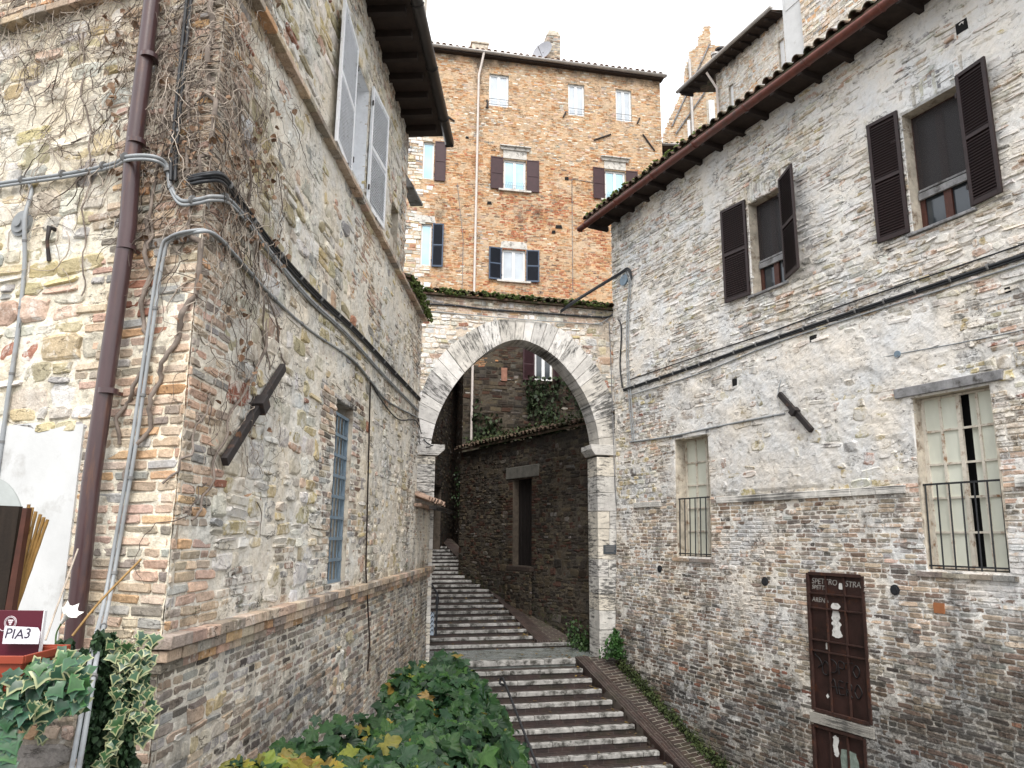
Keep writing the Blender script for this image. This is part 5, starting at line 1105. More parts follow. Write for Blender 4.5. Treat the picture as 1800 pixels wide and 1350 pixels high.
# ------------------------------------------------------------------ CABLES
M_CLIP = plain('grey_clip', (.17, .17, .17), .6, .1)
def P3(fr, u, v, d): s, z = fr.px(u, v, d); return fr.w(s, z, d)
def cable(label, pts, r, mat, name='cable', cat='cable', group=None, k=6, clips=0):
    """pts: list of (frame,u,v,d) or world points; r radius or list of (offset,r) strands"""
    W_ = [P3(*p) if len(p) == 4 else np.array(p) for p in pts]; C_ = bez(W_, k)
    m = MB(); strands = r if isinstance(r, list) else [((0, 0, 0), r)]
    for off, rr in strands: m.tube([np.array(p)+np.array(off) for p in C_], rr, 7)
    o = tag(m.build(name, mat), label, cat, group)
    if clips:
        c = MB(); L = 0
        rad = max(abs(of[2]) for of, _ in strands)*.6+max(rr for _, rr in strands)
        for i in range(1, len(C_)-1):
            L += np.linalg.norm(np.array(C_[i])-np.array(C_[i-1]))
            if L > clips:
                L = 0; t = Vector([float(q) for q in (np.array(C_[i+1])-np.array(C_[i-1]))]).normalized(); p = Vector([float(q) for q in C_[i]]); c.mark(); c.tube([p-t*.010, p+t*.010], rad+.003, 8)
        if c.n: c.split('clip', M_CLIP, o)
    return o
S2 = [((0, 0, .016), .013), ((0, 0, -.014), .013), ((.01, -.01, .0), .012)]
S3 = [((0, 0, .03), .013), ((0, 0, 0), .014), ((0, 0, -.03), .013), ((.015, -.015, .012), .011)]
cable('double grey conduit climbing the brick corner and arching over onto the side wall', [at_y(130, 1400, 3.5), at_y(152, 1270, 3.66), at_y(171, 1150, 4.0), (LF, 195, 1040, .10), (LF, 236, 800, .06), (LF, 265, 600, .06), (LF, 288, 450, .06), (LF, 305, 420, .07), (LF, 345, 408, .12), (LS, 378, 412, .09), (LS, 417, 452, .05), (LS, 473, 515, .04), (LS, 543, 579, .03), (LS, 620, 632, .04), (LS, 653, 671, .05), (LS, 683, 706, .04), (LS, 733, 733, .04)], [((0, 0, 0), .013), ((-.026, -.008, .007), .012)], M_PVC, 'conduit', 'conduit', clips=.55)
cable('pair of grey conduits running across the front wall of the left house to the corner', [LF.w(5.4, LF.px(-60, 332)[1], .05), (LF, -60, 332, .05), (LF, 0, 322, .05), (LF, 130, 303, .05), (LF, 200, 287, .06), (LF, 225, 275, .20), (LF, 270, 275, .16), (LF, 293, 290, .07), (LF, 300, 325, .06), (LF, 318, 352, .06), (LF, 350, 350, .07), (LS, 375, 345, .1), (LS, 405, 352, .06), (LS, 440, 392, .04)], [((0, 0, 0), .014), ((0, 0, -.030), .012)], M_PVC, 'conduit', 'conduit', clips=.4)
cable('black cable pair hanging down the front of the corner beneath the creeper', [(LF, 340, -40, .07), (LF, 331, 50, .06), (LF, 318, 180, .06), (LF, 310, 270, .06), (LF, 308, 318, .07)], [((0, 0, 0), .014), ((-.028, -.01, 0), .013)], M_CABLE, clips=.4)
cable('thickest black cable bundle sloping along the left side wall', [(LF, 330, 318, .06), (LF, 360, 312, .08), (LS, 388, 312, .09), (LS, 410, 336, .05), (LS, 445, 388, .04), (LS, 492, 448, .04), (LS, 563, 525, .04), (LS, 625, 582, .04), (LS, 684, 645, .04), (LS, 738, 702, .04)], S3, M_CABLE, clips=.5, group='cable bundles on the left side wall')
cable('grey cable bundle sloping just under the thickest one on the left side wall', [(LS, 425, 375, .04), (LS, 478, 448, .035), (LS, 545, 527, .035), (LS, 612, 590, .035), (LS, 675, 660, .035), (LS, 735, 722, .035)], S2, M_PVC, clips=.6, group='cable bundles on the left side wall')
cable('thin black cable sagging from the left side wall to the left foot of the arch', [(LS, 653, 672, .04), (LS, 668, 700, .04), (LS, 700, 737, .04), (LS, 733, 741, .05), (AR, 738, 780, .12), (AR, 752, 786, .12), (AR, 762, 782, .15)], .011, M_CABLE)
cable('black cable loop falling to the left impost of the arch', [(LS, 735, 735, .05), (AR, 740, 760, .10), (AR, 748, 776, .10), (AR, 760, 784, .13)], .014, M_CABLE)
cable('slim grey conduit down the front wall past the round vent cover', [(LF, 52, 322, .04), (LF, 55, 340, .03), (LF, 44, 385, .07), (LF, 43, 470, .03), (LF, 32, 580, .03), (LF, 14, 700, .03), (LF, -8, 860, .03)], .016, M_PVC, 'conduit', 'conduit', clips=.5)
cable('black cable stretched along the top of the arch under its tiles', [(AR, 735, 533, .03), (AR, 800, 537, .03), (AR, 860, 544, .04), (AR, 950, 550, .04), (AR, 1030, 556, .04), (AR, 1068, 557, .05), (AR, 1082, 548, .06)], [((0, 0, 0), .024)], M_CABLE, clips=.25)
cable('thin grey cable slack across the arch just below the black one', [(AR, 738, 545, .03), (AR, 800, 551, .03), (AR, 868, 557, .08), (AR, 940, 563, .08), (AR, 1020, 568, .04), (AR, 1055, 568, .04), (AR, 1080, 550, .05)], .012, M_PVC)
cable('dark bundle of cables swooping from behind the arch coping up to the right house corner', [(AR, 985, 548, .10), (AR, 1010, 530, .35), (AR, 1050, 505, .35), (RW, 1088, 482, .12), (RW, 1104, 473, .06), (RW, 1110, 490, .06)], S3, M_CABLE)
cable('pale cable running down beside the arch at the end of the right wall', [(RW, 1099, 478, .05), (RW, 1106, 500, .04), (RW, 1102, 560, .04), (RW, 1102, 640, .04), (RW, 1106, 700, .04), (RW, 1112, 776, .04)], [((0, 0, 0), .014), ((.03, -.07, 0), .012)], M_PVC, clips=.8)
cable('black cable dropping from the arch coping to the wall cables at the right', [(AR, 1080, 552, .05), (RW, 1092, 575, .05), (RW, 1090, 640, .04), (RW, 1094, 682, .05)], .018, M_CABLE)
cable('thin dark cable down the right pillar of the arch', [(AR, 1071, 566, .04), (AR, 1074, 640, .04), (AR, 1077, 730, .06), (AR, 1080, 820, .07), (AR, 1083, 882, .07), (AR, 1090, 893, .06)], .012, M_WOODG)
cable('thin uppermost cable of the three along the right house wall', [(RW, 1105, 668, .03), (RW, 1230, 625, .03), (RW, 1350, 585, .03), (RW, 1480, 537, .03), (RW, 1640, 483, .03), (RW, 1860, 408, .03), RW.w(12.4, RW.px(1860, 408)[1], .03)], .011, M_CABLE, group='cables along the right wall')
cable('thickest black cable of the three along the right house wall', [(RW, 1096, 685, .04), (RW, 1230, 640, .035), (RW, 1350, 598, .035), (RW, 1480, 554, .035), (RW, 1640, 501, .035), (RW, 1870, 425, .035), RW.w(12.4, RW.px(1870, 425)[1], .035)], [((0, 0, 0), .024), ((0, 0, -.034), .014)], M_CABLE, clips=.35, group='cables along the right wall')
cable('thin lowest cable of the three along the right house wall', [(RW, 1110, 694, .03), (RW, 1230, 656, .03), (RW, 1350, 608, .03), (RW, 1480, 564, .03), (RW, 1640, 514, .03), (RW, 1860, 444, .03), RW.w(12.4, RW.px(1860, 444)[1], .03)], .012, M_PVC, clips=.9, group='cables along the right wall')
cable('short dark conduit over the narrow barred window ending at the iron wall tie', [(RW, 1108, 777, .03), (RW, 1180, 767, .03), (RW, 1250, 752, .03), (RW, 1320, 738, .03), (RW, 1380, 727, .03)], .020, M_PVC, 'conduit', 'conduit', clips=.6)
cable('thin wire rising from the iron wall tie to the round junction box', [(RW, 1366, 700, .05), (RW, 1372, 672, .04), (RW, 1382, 664, .02), (RW, 1480, 643, .02), (RW, 1580, 622, .03), (RW, 1690, 602, .02), (RW, 1860, 566, .02), RW.w(12.4, RW.px(1860, 566)[1], .02)], .008, M_PVC)
s, z = RW.px(1581, 623); m = MB(); m.disc(RW, s, z, .05, .05, 0, .05, 14); tag(m.build('junction_box', M_IRONB), 'small round grey junction box on the thin wire above the wooden lintel', 'junction box')
s, z = RW.px(1100, 493); m = MB(); m.disc(RW, s, z, .16, .13, 0, .07, 12); tag(m.build('junction_box', M_IRONB), 'large grey junction box where the cable bundle meets the right house corner', 'junction box')
# ------------------------------------------------------------------ HANDRAILS
def rail(root_label, top, n, posts, L, parent_name='handrail', slope=RL/TL):
    r0 = np.array(top); dr = np.array([-AX[0]*L, -AX[1]*L, -slope*L]); e = empty(parent_name, r0+np.array([0, 0, -.95]), root_label, 'handrail')
    m = MB(); hook = [r0+np.array([.02, 0, -.12]), r0+np.array([-.05, .06, -.10]), r0+np.array([-.04, .07, -.02]), r0]
    m.tube(bez(hook, 4)+[r0+dr*.02]+[r0+dr*t for t in np.linspace(.04, 1, 6)], .021, 10); m.build('rail', M_CABLE, e)
    for t in posts:
        p = r0+dr*t; m = MB(); m.tube([p, p-np.array([0, 0, 1.0])], .018, 8); m.build('post', M_CABLE, e)
    return e
rail('black iron handrail down the middle of the lower stairs beside the grape leaves', at_y(884, 1192, 14.0), 0, (.30, .66, 1.0), 5.2)
pA = at_y(745, 1004, 19.2); pB = at_y(769, 1044, 17.7); e = empty('handrail', pB+np.array([0, 0, -1]), 'short black iron handrail at the foot of the upper stairs by the left wall', 'handrail')
m = MB(); m.tube([pA, pB], .022, 8); m.build('rail', M_CABLE, e); m = MB(); m.tube([pB, at_y(766, 1118, 17.7)], .024, 8); m.tube([pB-np.array([0, 0, .06]), pB+np.array([0, 0, -.22])], .042, 8); m.build('post', M_CABLE, e)
# graffiti patch on the low wall by the handrail
gA = at_y(752, 1078, 18.0); gB = at_y(763, 1115, 18.0); GF = Frame((gA[0]-.02, 18.0), 88)
m = MB(); m.fb(GF, 0, .17, gB[2]-.02, gA[2]+.03, 0, .02); GO = m.build('graffiti_board', plain('blue_white_board', (.42, .50, .60), .8, .1)); tag(GO, 'narrow pale blue board with dark scribbled graffiti beside the upper stairs', 'board')
m = MB()
for i in range(5): z = gB[2]+.06+i*.10; m.tube(bez([GF.w(.02, z, .022), GF.w(.06, z+.06, .022), GF.w(.09, z-.02, .022), GF.w(.13, z+.05, .022), GF.w(.155, z, .022)], 3), .008, 4)
m.build('scribble', M_SPRAY, GO)
# ------------------------------------------------------------------ PLAQUE
P = [AR.px(1061, 958, .07), AR.px(1084, 974, .07)]; m = MB(); m.fb(AR, P[0][0], P[1][0], P[1][1], P[0][1], .045, .075); PQ = tag(m.build('plaque', plain('dark_grey_plaque', (.055, .065, .075), .45, .15), bevel=.004), 'small dark grey plaque fixed on the right pillar of the arch', 'plaque')
m = MB()
for i in range(3): m.fb(AR, P[0][0]+.04, P[1][0]-.04-.03*(i == 2), P[0][1]-.045-.045*i, P[0][1]-.038-.045*i, .0755, .0775)
m.build('engraved_lines', M_ZINC, PQ)
# ------------------------------------------------------------------ BARE CREEPER on the left house
def surf(s, z, d=.03):      # s<0 front face, s>0 side face, wrapping the corner
    return LS.w(s, z, d) if s > .03 else (LF.w(-s, z, d) if s < -.03 else (LS.w(0, z, d)+LF.w(0, z, d))/2)
def spx(u, v):
    cx, _ = None, None; sF, zF = LF.px(u, v, .03); sS, zS = LS.px(u, v, .03)
    return (-sF, zF) if sF > 0 else (sS, zS)
CV = empty('bare_creeper', surf(-.4, 2.0), 'leafless tangled creeper with grey woody stems climbing the corner of the left house', 'climbing plant')
M_STEM = plain('grey_bark', (.20, .165, .14), .9, .35, 14, 60, .6); M_TWIG = plain('pale_dry_twig', (.42, .36, .30), .85, .3, 12, 40, .2); M_TWIGD = plain('dark_dry_twig', (.10, .078, .065), .9, .3, 12, 40, .2)
trunks = [[(395, -20), (372, 60), (365, 120), (368, 200), (358, 270), (350, 320)], [(352, 400), (345, 440), (332, 520), (318, 570), (290, 640), (272, 690), (258, 760), (232, 800), (222, 845)], [(262, 380), (258, 440), (262, 490), (250, 560), (262, 600), (240, 680), (215, 720), (205, 780)], [(300, 120), (292, 210), (285, 280), (270, 330), (268, 400), (262, 440)],
          [(330, -10), (318, 80), (335, 170), (330, 260), (338, 340), (335, 420)], [(470, 560), (455, 640), (420, 700), (395, 760), (375, 820), (362, 870), (335, 915)], [(440, 380), (452, 470), (462, 560), (470, 650)], [(410, 150), (430, 260), (440, 360), (452, 450), (480, 560), (500, 640)], [(150, 60), (145, 150), (158, 230), (160, 300), (148, 380), (150, 455), (144, 520)], [(290, 850), (330, 800), (350, 740), (372, 690)]]
stem_m = MB(); tr_s = []
for k, T in enumerate(trunks):
    Q = [np.array(spx(*p)) for p in T]; Q = bez(Q, 7); n = len(Q); r0 = (.023, .021, .019, .015, .017, .013, .011, .012, .008, .009)[k]
    pts = []
    for i, (s, z) in enumerate(Q): pts.append(surf(s+random.uniform(-.012, .012), z, .035+.02*math.sin(i*.7+k)))
    m = MB(); m.tube(pts, [r0*(1-.35*i/n)*random.uniform(.88, 1.12) for i in range(n)], 7, wob=.08); m.build('stem', M_STEM, CV); tr_s.append(Q)
def twig(m, s, z, L, ang, r, curl, dmax=.10):
    n = max(5, int(L/.05)); pts = []; d = random.uniform(.02, .05)
    for i in range(n):
        pts.append(surf(s, z, d)); st = L/n; s += math.cos(ang)*st; z += math.sin(ang)*st; ang += random.gauss(curl, .33); d = min(dmax, max(.012, d+random.gauss(.002, .014)))
    m.tube(pts, [r*(1-.6*i/n) for i in range(n)], 4, caps=False); return s, z
tm, td = MB(), MB()
def dens(u, v):
    a = math.exp(-((u-(395+.05*v))/75)**2)*(1 if v < 330 else math.exp(-((v-330)/260)**2)); b_ = .8*math.exp(-((u-300)/95)**2)*(1 if v < 300 else math.exp(-((v-300)/75)**2)); c_ = .42*(u < 250)*math.exp(-(max(v-120, 0)/190)**2); d_ = .55*math.exp(-((u-430)/38)**2-((v-640)/150)**2)
    return max(a, b_, c_, d_)
cnt = 0
while cnt < 1500:
    u, v = random.uniform(-30, 560), random.uniform(-60, 900)
    if random.random() > dens(u, v): continue
    s, z = spx(u, v); ang = random.choice([-math.pi/2, -math.pi/2, math.pi/2, math.pi/2, 0, math.pi])+random.gauss(0, .5)
    twig(tm if random.random() < .62 else td, s, z, random.uniform(.15, .95)*(1.2 if random.random() < .2 else 1), ang, random.choice((.0018, .0022, .0026, .0035, .005)), random.gauss(0, .05), .14); cnt += 1
tag(tm.build('twigs', M_TWIG, CV), None, None, None, 'stuff'); tag(td.build('dark_twigs', M_TWIGD, CV), None, None, None, 'stuff')
lm = MB(); cnt = 0
while cnt < 300:
    u, v = random.uniform(190, 520), random.uniform(-20, 880)
    cl = vn(np.array([u/38.]), np.array([v/38.]), 5)[0]
    if random.random() > dens(u, v)*1.2 or cl < .50: continue
    s, z = spx(u, v); p = Vector([float(q) for q in surf(s, z, random.uniform(.03, .10))]); R = Matrix.Rotation(random.uniform(0, 6.28), 3, 'Z') @ Matrix.Rotation(random.uniform(0, 3), 3, 'X') @ Matrix.Rotation(random.uniform(0, 3), 3, 'Y'); q = random.uniform(.014, .038)
    V = [p+R @ Vector(a)*q for a in ((0, -1, 0), (.7, -.4, .4), (.8, .4, .3), (0, .9, 0), (-.7, .5, .35), (-.75, -.3, .45), (0, 0, -.1))]; lm.add(V, [(6, 0, 1), (6, 1, 2), (6, 2, 3), (6, 3, 4), (6, 4, 5), (6, 5, 0)]); cnt += 1
tag(lm.build('dead_leaves', leafmat('dead_leaf', [(.20, .11, .06), (.30, .20, .13), (.14, .075, .045), (.38, .30, .22)], .8), CV), None, None, None, 'stuff')
# ------------------------------------------------------------------ GRAPE VINE in the foreground, on its low brick wall
VX0, VX1, VY0, VY1, VZ = -1.30, -.05, 2.6, 6.6, 1.42
HW = empty('garden_wall', (-.7, 4.5, -3), 'low brick wall under the grape vine in the foreground', 'wall')
fa = Frame((VX1-.10, VY1-.2), 180); fb_ = Frame((VX0+.15, VY1-.2), 90)
masonry('wall', fa, 0, 4.4, -2, VZ-.28, lambda s, z: ('brickb', 'bri_low'), M_WALL, HW, [], flip if False else (.05, .05), mask=lambda s, z: (.2+0*s, .3+0*s, .1+0*s))
m = MB(); m.box(((VX0+VX1)/2+.02, 4.3, -.45), (VX1-VX0-.32, 4.2, 3.1)); m.build('wall_core', M_GROUND, HW)
GV = empty('grape_vine', (-.7, 4.5, VZ-.3), 'dense grape vine with broad dark green leaves, some turning yellow, in the foreground', 'vine')
def vleaf(n_lobe=5):
    """palmate lobed leaf outline in the xy plane, stalk at origin"""
    pts = []; tips = [(-125, .62), (-62, .86), (0, 1.0), (62, .86), (125, .62)]
    out_ = [(180, .22)]
    for i, (a, r) in enumerate(tips):
        out_ += [(a-22, r*.72), (a-11, r*.86), (a-4, r*.93), (a, r), (a+5, r*.92), (a+11, r*.84), (a+22, r*.70)]
        if i < 4: out_.append(((a+tips[i+1][0])/2, .56))
    return [(r*math.sin(math.radians(a)), r*math.cos(math.radians(a))+.12) for a, r in out_]
LEAF = vleaf()
def add_leaf(m, p, nrm, up, size, cup=.22):
    nrm = nrm.normalized(); up = (up-nrm*up.dot(nrm)); up = up.normalized() if up.length > 1e-3 else nrm.orthogonal().normalized(); X = up.cross(nrm); V = [p+nrm*.0]; fold = random.uniform(-.25, .25)
    for x, y in LEAF:
        h = -cup*(x*x+y*y)*1.1+abs(x)*.30+fold*1.6*y*y+random.uniform(-.06, .06); V.append(p+(X*x+up*y+nrm*h)*size)
    n = len(LEAF); m.add(V, [(0, i+1, (i+1) % n+1) for i in range(n)], True)
LG = [(.008, .030, .011), (.014, .045, .015), (.010, .036, .016), (.022, .060, .016), (.007, .022, .010), (.034, .085, .018), (.016, .050, .014)]
def vleafmat(name, cols):
    m, t, b = nodes(name); g = t.nodes.new("ShaderNodeNewGeometry"); n = len(cols); r = ramp(t, g.outputs['Random Per Island'], [(i/(n-1), c) for i, c in enumerate(cols)])
    v = ramp(t, noise(t, 24, 5, .7), [(.3, (.62, .66, .62)), (.7, (1.35, 1.3, 1.2))]); o = mix(t, 1, r.outputs[0], v.outputs[0], 'MULTIPLY'); sp_ = ramp(t, noise(t, 34, 5, .75), [(.62, (0, 0, 0)), (.72, (1, 1, 1))]); o = mix(t, mth(t, 'MULTIPLY', sp_.outputs[0], .45), o, (.16, .13, .03))
    t.links.new(o, b.inputs['Base Color']); b.inputs['Roughness'].default_value = .5; b.inputs['Specular IOR Level'].default_value = .3
    tr = t.nodes.new("ShaderNodeBsdfTranslucent"); t.links.new(o, tr.inputs[0]); ms = t.nodes.new("ShaderNodeMixShader"); ms.inputs[0].default_value = .22; t.links.new(b.outputs[0], ms.inputs[1]); t.links.new(tr.outputs[0], ms.inputs[2]); t.links.new(ms.outputs[0], t.nodes['Material Output'].inputs[0])
    bump(t, b, noise(t, 45, 4), .3, .005); return m
M_VG = vleafmat('grape_leaf_green', LG); M_VY = vleafmat('grape_leaf_yellow', [(.20, .18, .025), (.12, .16, .02), (.25, .17, .03), (.07, .12, .018), (.17, .10, .025), (.10, .13, .02)])
mg, my = MB(), MB()
def vine_top(x, y):
    return VZ+.08+.24*(float(vn(np.array([x*2.2]), np.array([y*1.6]), 8)[0])-.5)*2+.12*(float(vn(np.array([x*5]), np.array([y*6]), 18)[0])-.5)*2-.30*max(0, (x-(VX1-.25))/.35)**2-.12*max(0, (VX0+.2-x)/.3)**2
for i in range(5200):
    y = random.uniform(VY0, VY1+.12) ; x = random.triangular(VX0-.08, VX1+.14, -.5) if random.random() < .4 else random.uniform(VX0-.08-.2*random.random()*(y < 4.4), VX1+.12)
    x += .10*math.sin(y*3.1)
    if x < -1.38+.22*(y-4.0)*(1 if y > 4 else 0): continue
    edge = x > VX1-.05; z = vine_top(x, y)-abs(random.gauss(0, .07))
    if edge and random.random() < .65: z -= random.uniform(0, .75); x += random.uniform(-.03, .05)
    if y > VY1-.1: z -= random.uniform(0, .3)
    nrm = Vector((random.gauss(.15 if not edge else .8, .6), random.gauss(-.75, .5), 1.0 if not edge else .45)); size = random.choice((.035, .05, .06, .075, .09, .11))*random.uniform(.85, 1.1)*(1.0 if y > 3.6 else .95)
    yc = float(vn(np.array([x*2.6+3]), np.array([y*2.6]), 44)[0]); yel = random.random() < (.03+.45*(yc > .78)+.45*(y < 4.3)*(x < -.85)+.10*(y < 4.0))
    add_leaf(my if yel else mg, Vector((x, y, z)), nrm, Vector((random.gauss(.1, .6), random.gauss(-.6, .5), -.3)), size)
    if z > 3: break
tag(mg.build('green_leaves', M_VG, GV), None, None, None, 'stuff'); tag(my.build('yellow_leaves', M_VY, GV), None, None, None, 'stuff')
vm = MB()
for i in range(10):
    x, y = random.uniform(VX0+.3, VX1-.55), random.uniform(3.2, VY1-.6); P = [Vector((x, y, VZ-.25))]
    for k in range(6): P.append(P[-1]+Vector((random.gauss(.0, .06), random.gauss(0, .08), random.uniform(-.03, .03))))
    vm.mark(); vm.tube(P, .006, 5)
vm.split('vine_cane', M_STEM, GV)
# ------------------------------------------------------------------ PLANTER LEDGE at the lower left
YL = 3.55
def L3(u, v, y=YL): return at_y(u, v, y)
lw = Frame((L3(0, 1300)[0]-.6, YL-.02), 84)
LWE = empty('retaining_wall', (-2.9, YL, -1), 'crumbling old stone parapet under the planter at the lower left', 'wall')
zt_ = L3(60, 1262)[2]; x1 = L3(92, 1330)[0]
masonry('wall', lw, 0, (x1-lw.P[0])/lw.dir[0]+.05, zt_-1.6, zt_, lambda s, z: ('rubs', 'bri_l'), M_WALL, LWE, [], grid=(.02, .02), mortar=(.36, .31, .25), mask=lambda s, z: (.15+0*s, .3+0*s, .1+0*s)); m = MB(); m.fb(lw, -.2, (x1-lw.P[0])/lw.dir[0]-.06, zt_-1.6, zt_-.03, -.16, -.05); m.build('wall_core', M_GROUND, LWE)
# terracotta planter box
tl, tr_, bl = L3(-40, 1168, 3.2), L3(70, 1152, 3.2), L3(-40, 1195, 3.2)
PL = empty('planter', (float(tl[0]), 3.2, float(bl[2])-.1), 'orange-red plastic planter box on the ledge holding the signs', 'planter')
ax0, ax1 = float(tl[0])-.25, float(tr_[0])-.02; zt2 = float(tr_[2])+.005; M_TERR = plain('orange_red_plastic', (.26, .045, .020), .5, .12, 6, 60, .05)
m = MB(); yF, yB = 3.12, 3.42; yo = .0
def pbox(a, b_, c, d, e, f_): m.hexa([(a, c, e), (b_, c, e), (b_, d, e), (a, d, e), (a, c, f_), (b_, c, f_), (b_, d, f_), (a, d, f_)])
pbox(ax0, ax1, yF, yF+.015, zt2-.13, zt2); pbox(ax0, ax1, yB-.015, yB, zt2-.13, zt2); pbox(ax1-.015, ax1, yF+.015, yB-.015, zt2-.13, zt2); pbox(ax0, ax1-.015, yF+.015, yB-.015, zt2-.13, zt2-.11)
m.build('planter_box', M_TERR, PL, .003); m = MB(); pbox(ax0-.01, ax1+.012, yF-.014, yF-.001, zt2-.025, zt2+.006); pbox(ax0-.01, ax1+.012, yB+.001, yB+.014, zt2-.025, zt2+.006); pbox(ax1+.001, ax1+.014, yF-.001, yB+.001, zt2-.025, zt2+.006); m.build('planter_rim', M_TERR, PL, .003)
m = MB(); pbox(ax0, ax1-.02, yF+.02, yB-.02, zt2-.10, zt2-.035); m.build('potting_soil', plain('potting_soil', (.04, .028, .02), .95, .5, 40), PL)
# burgundy sign with vine emblem, and hand-lettered card clipped to it
c0, c1, c2 = at_y(8, 1073, 3.38), at_y(80, 1073, 3.38), at_y(74, 1140, 3.38)
SB = empty('sign_board', ((c0[0]+c1[0])/2, 3.38, c2[2]), 'burgundy sign with a white grape emblem standing in the planter behind the handwritten card', 'sign'); SFm = Frame((float(c0[0])-.02, 3.38), 90)
sw, z0_, z1_ = float(c1[0]-c0[0])+.02, float(c2[2])-.05, float(c1[2]); M_BURG = plain('burgundy_board', (.085, .008, .020), .45, .08, 4, 60, .03)
m = MB(); m.fb(SFm, 0, sw, z0_, z1_, 0, .012); m.build('board', M_BURG, SB, .002); m = MB(); m.fb(SFm, sw+.001, sw+.006, z0_, z1_, -.004, .014); m.build('board_edge', M_WHITE, SB)
m = MB(); M_EMB = plain('white_print', (.62, .55, .58), .6, .05); ec = (.062, z1_-.050)
for r in (.026, .021): m.tube([SFm.w(ec[0]+r*math.cos(a), ec[1]+r*math.sin(a), .0135) for a in np.linspace(0, 2*math.pi, 25)], .0016, 4)
for dx, dz in ((0, .008), (-.008, .008), (.008, .008), (-.004, 0), (.004, 0), (0, -.008)): m.disc(SFm, ec[0]+dx, ec[1]+dz, .0042, .0042, .012, .0145, 10)
for q in (0, 1): m.tube(bez([SFm.w(ec[0]+.01+q*.02, ec[1]-.022-.008*q, .0135), SFm.w(ec[0]+.03+q*.03, ec[1]-.02, .0135), SFm.w(ec[0]+.045+q*.028, ec[1]-.036, .0135), SFm.w(ec[0]+.03+q*.03, ec[1]-.046, .0135), SFm.w(ec[0]+.022+q*.03, ec[1]-.034, .0135)], 5), .0018, 4)
m.tube(bez([SFm.w(.01, ec[1]-.02, .0135), SFm.w(.03, ec[1]-.035, .0135), SFm.w(.05, ec[1]-.03, .0135), SFm.w(.07, ec[1]-.045, .0135)], 5), .0018, 4); m.build('grape_emblem', M_EMB, SB)
k0, k1 = at_y(9, 1100, 3.33), at_y(68, 1132, 3.33); CF = Frame((float(k0[0]), 3.33), 90); CD = empty('card', (float(k0[0]), 3.33, float(k1[2])), 'white handwritten card reading PIA3 propped against the burgundy sign', 'card'); cw, ch0, ch1 = float(k1[0]-k0[0]), float(k1[2]), float(k0[2])
m = MB(); m.prism(CF, [(0, ch0), (cw, ch0+.0), (cw+.002, ch1-.025), (cw-.012, ch1-.006), (0, ch1)], 0, .003); m.build('paper', plain('card_paper', (.68, .67, .72), .7, .03), CD)
text(CF, .004, ch0+.022, 'PIA3', .058, plain('dark_ink', (.03, .025, .05), .6, .1), 'handwriting', CD, .0035, ext=.0006)
# dark mat frame, reed canes, stakes, lily
fr0 = [at_y(u, v, 3.9) for u, v in ((-60, 880), (14, 886), (38, 893), (5, 1080), (-60, 1080))]
MT = empty('screen_panel', at_y(0, 1090, 3.9), 'dark woven screen with red-brown wooden edge leaning at the far left', 'screen')
m = MB(); A_ = [at_y(u, v, 3.9) for u, v in ((-80, 885), (34, 890), (2, 1110), (-80, 1110))]; m.hexa([(p[0], 3.9, p[2]) for p in A_]+[(p[0], 3.93, p[2]) for p in A_]); m.build('woven_mat', plain('dark_woven_mat', (.018, .012, .008), .9, .5, 20, 50, .6, sc=(1, 1, .15)), MT)
m = MB(); P_ = [at_y(u, v, 3.87) for u, v in ((42, 893), (50, 893), (17, 1110), (4, 1110))]; m.hexa([(p[0], 3.86, p[2]) for p in P_]+[(p[0], 3.90, p[2]) for p in P_]); m.build('wooden_edge', plain('red_brown_wood', (.06, .018, .010), .6, .3, 10), MT)
RD = empty('reed_canes', at_y(40, 1000, 3.95), 'bundle of yellow-brown bamboo canes fanning out behind the dark screen', 'canes')
M_BAM = plain('yellow_bamboo', (.26, .15, .045), .5, .3, 12, col2=(.12, .06, .03), c2amt=.2)
for (u, v) in ((50, 892), (56, 897), (62, 904), (70, 909), (76, 914), (82, 918)):
    a = at_y(u, v, 3.95); b2 = at_y(20+(u-50)*.12, 1075+(u-50)*.3, 3.95); m = MB(); N_ = 9; m.tube([a+(b2-a)*t for t in np.linspace(0, 1, N_)], [.008*(1.18 if i % 2 == 0 else 1) for i in range(N_)], 8); m.tube([a, a+(a-b2)*.03], .0085, 8); m.build('cane', M_BAM, RD)
m = MB(); R_ = [at_y(-15+56*math.sin(t), 925-86*math.cos(t), 3.98) for t in np.linspace(-.2, 1.7, 16)]; V = [at_y(-30, 925, 3.98)]+R_; m.add([(p[0], 3.98, p[2]) for p in V], [(0, i, i+1) for i in range(1, len(R_))]); m.add([(p[0], 3.99, p[2]) for p in V], [(0, i+1, i) for i in range(1, len(R_))]); tag(m.build('round_panel', plain('pale_grey_panel', (.42, .45, .44), .5, .1)), 'pale grey rounded panel edge behind the dark screen at the far left', 'panel')
cable('long thin pale garden stake leaning against the conduit by the brown downpipe', [at_y(248, 983, 4.25), at_y(175, 1058, 4.1), at_y(127, 1118, 4.0)], .0065, M_BAM, 'garden_stake', 'stake', k=3)
cable('upright dry cane standing beside the white lily', [at_y(137, 965, 4.3), at_y(108, 1045, 4.1), at_y(80, 1125, 3.95)], .005, M_TWIG, 'dry_cane', 'cane', k=3)
LY = empty('white_lily', at_y(100, 1130, 3.8), 'single white trumpet lily beside the brown downpipe', 'flower'); c = Vector([float(q) for q in at_y(108, 1095, 3.8)]); ax = Vector((.55, -.25, .62)).normalized(); X = ax.orthogonal().normalized(); Y = ax.cross(X); m = MB(); V = []; nn = 18; prof = ((0, .008), (.03, .011), (.06, .018), (.085, .032), (.098, .046))
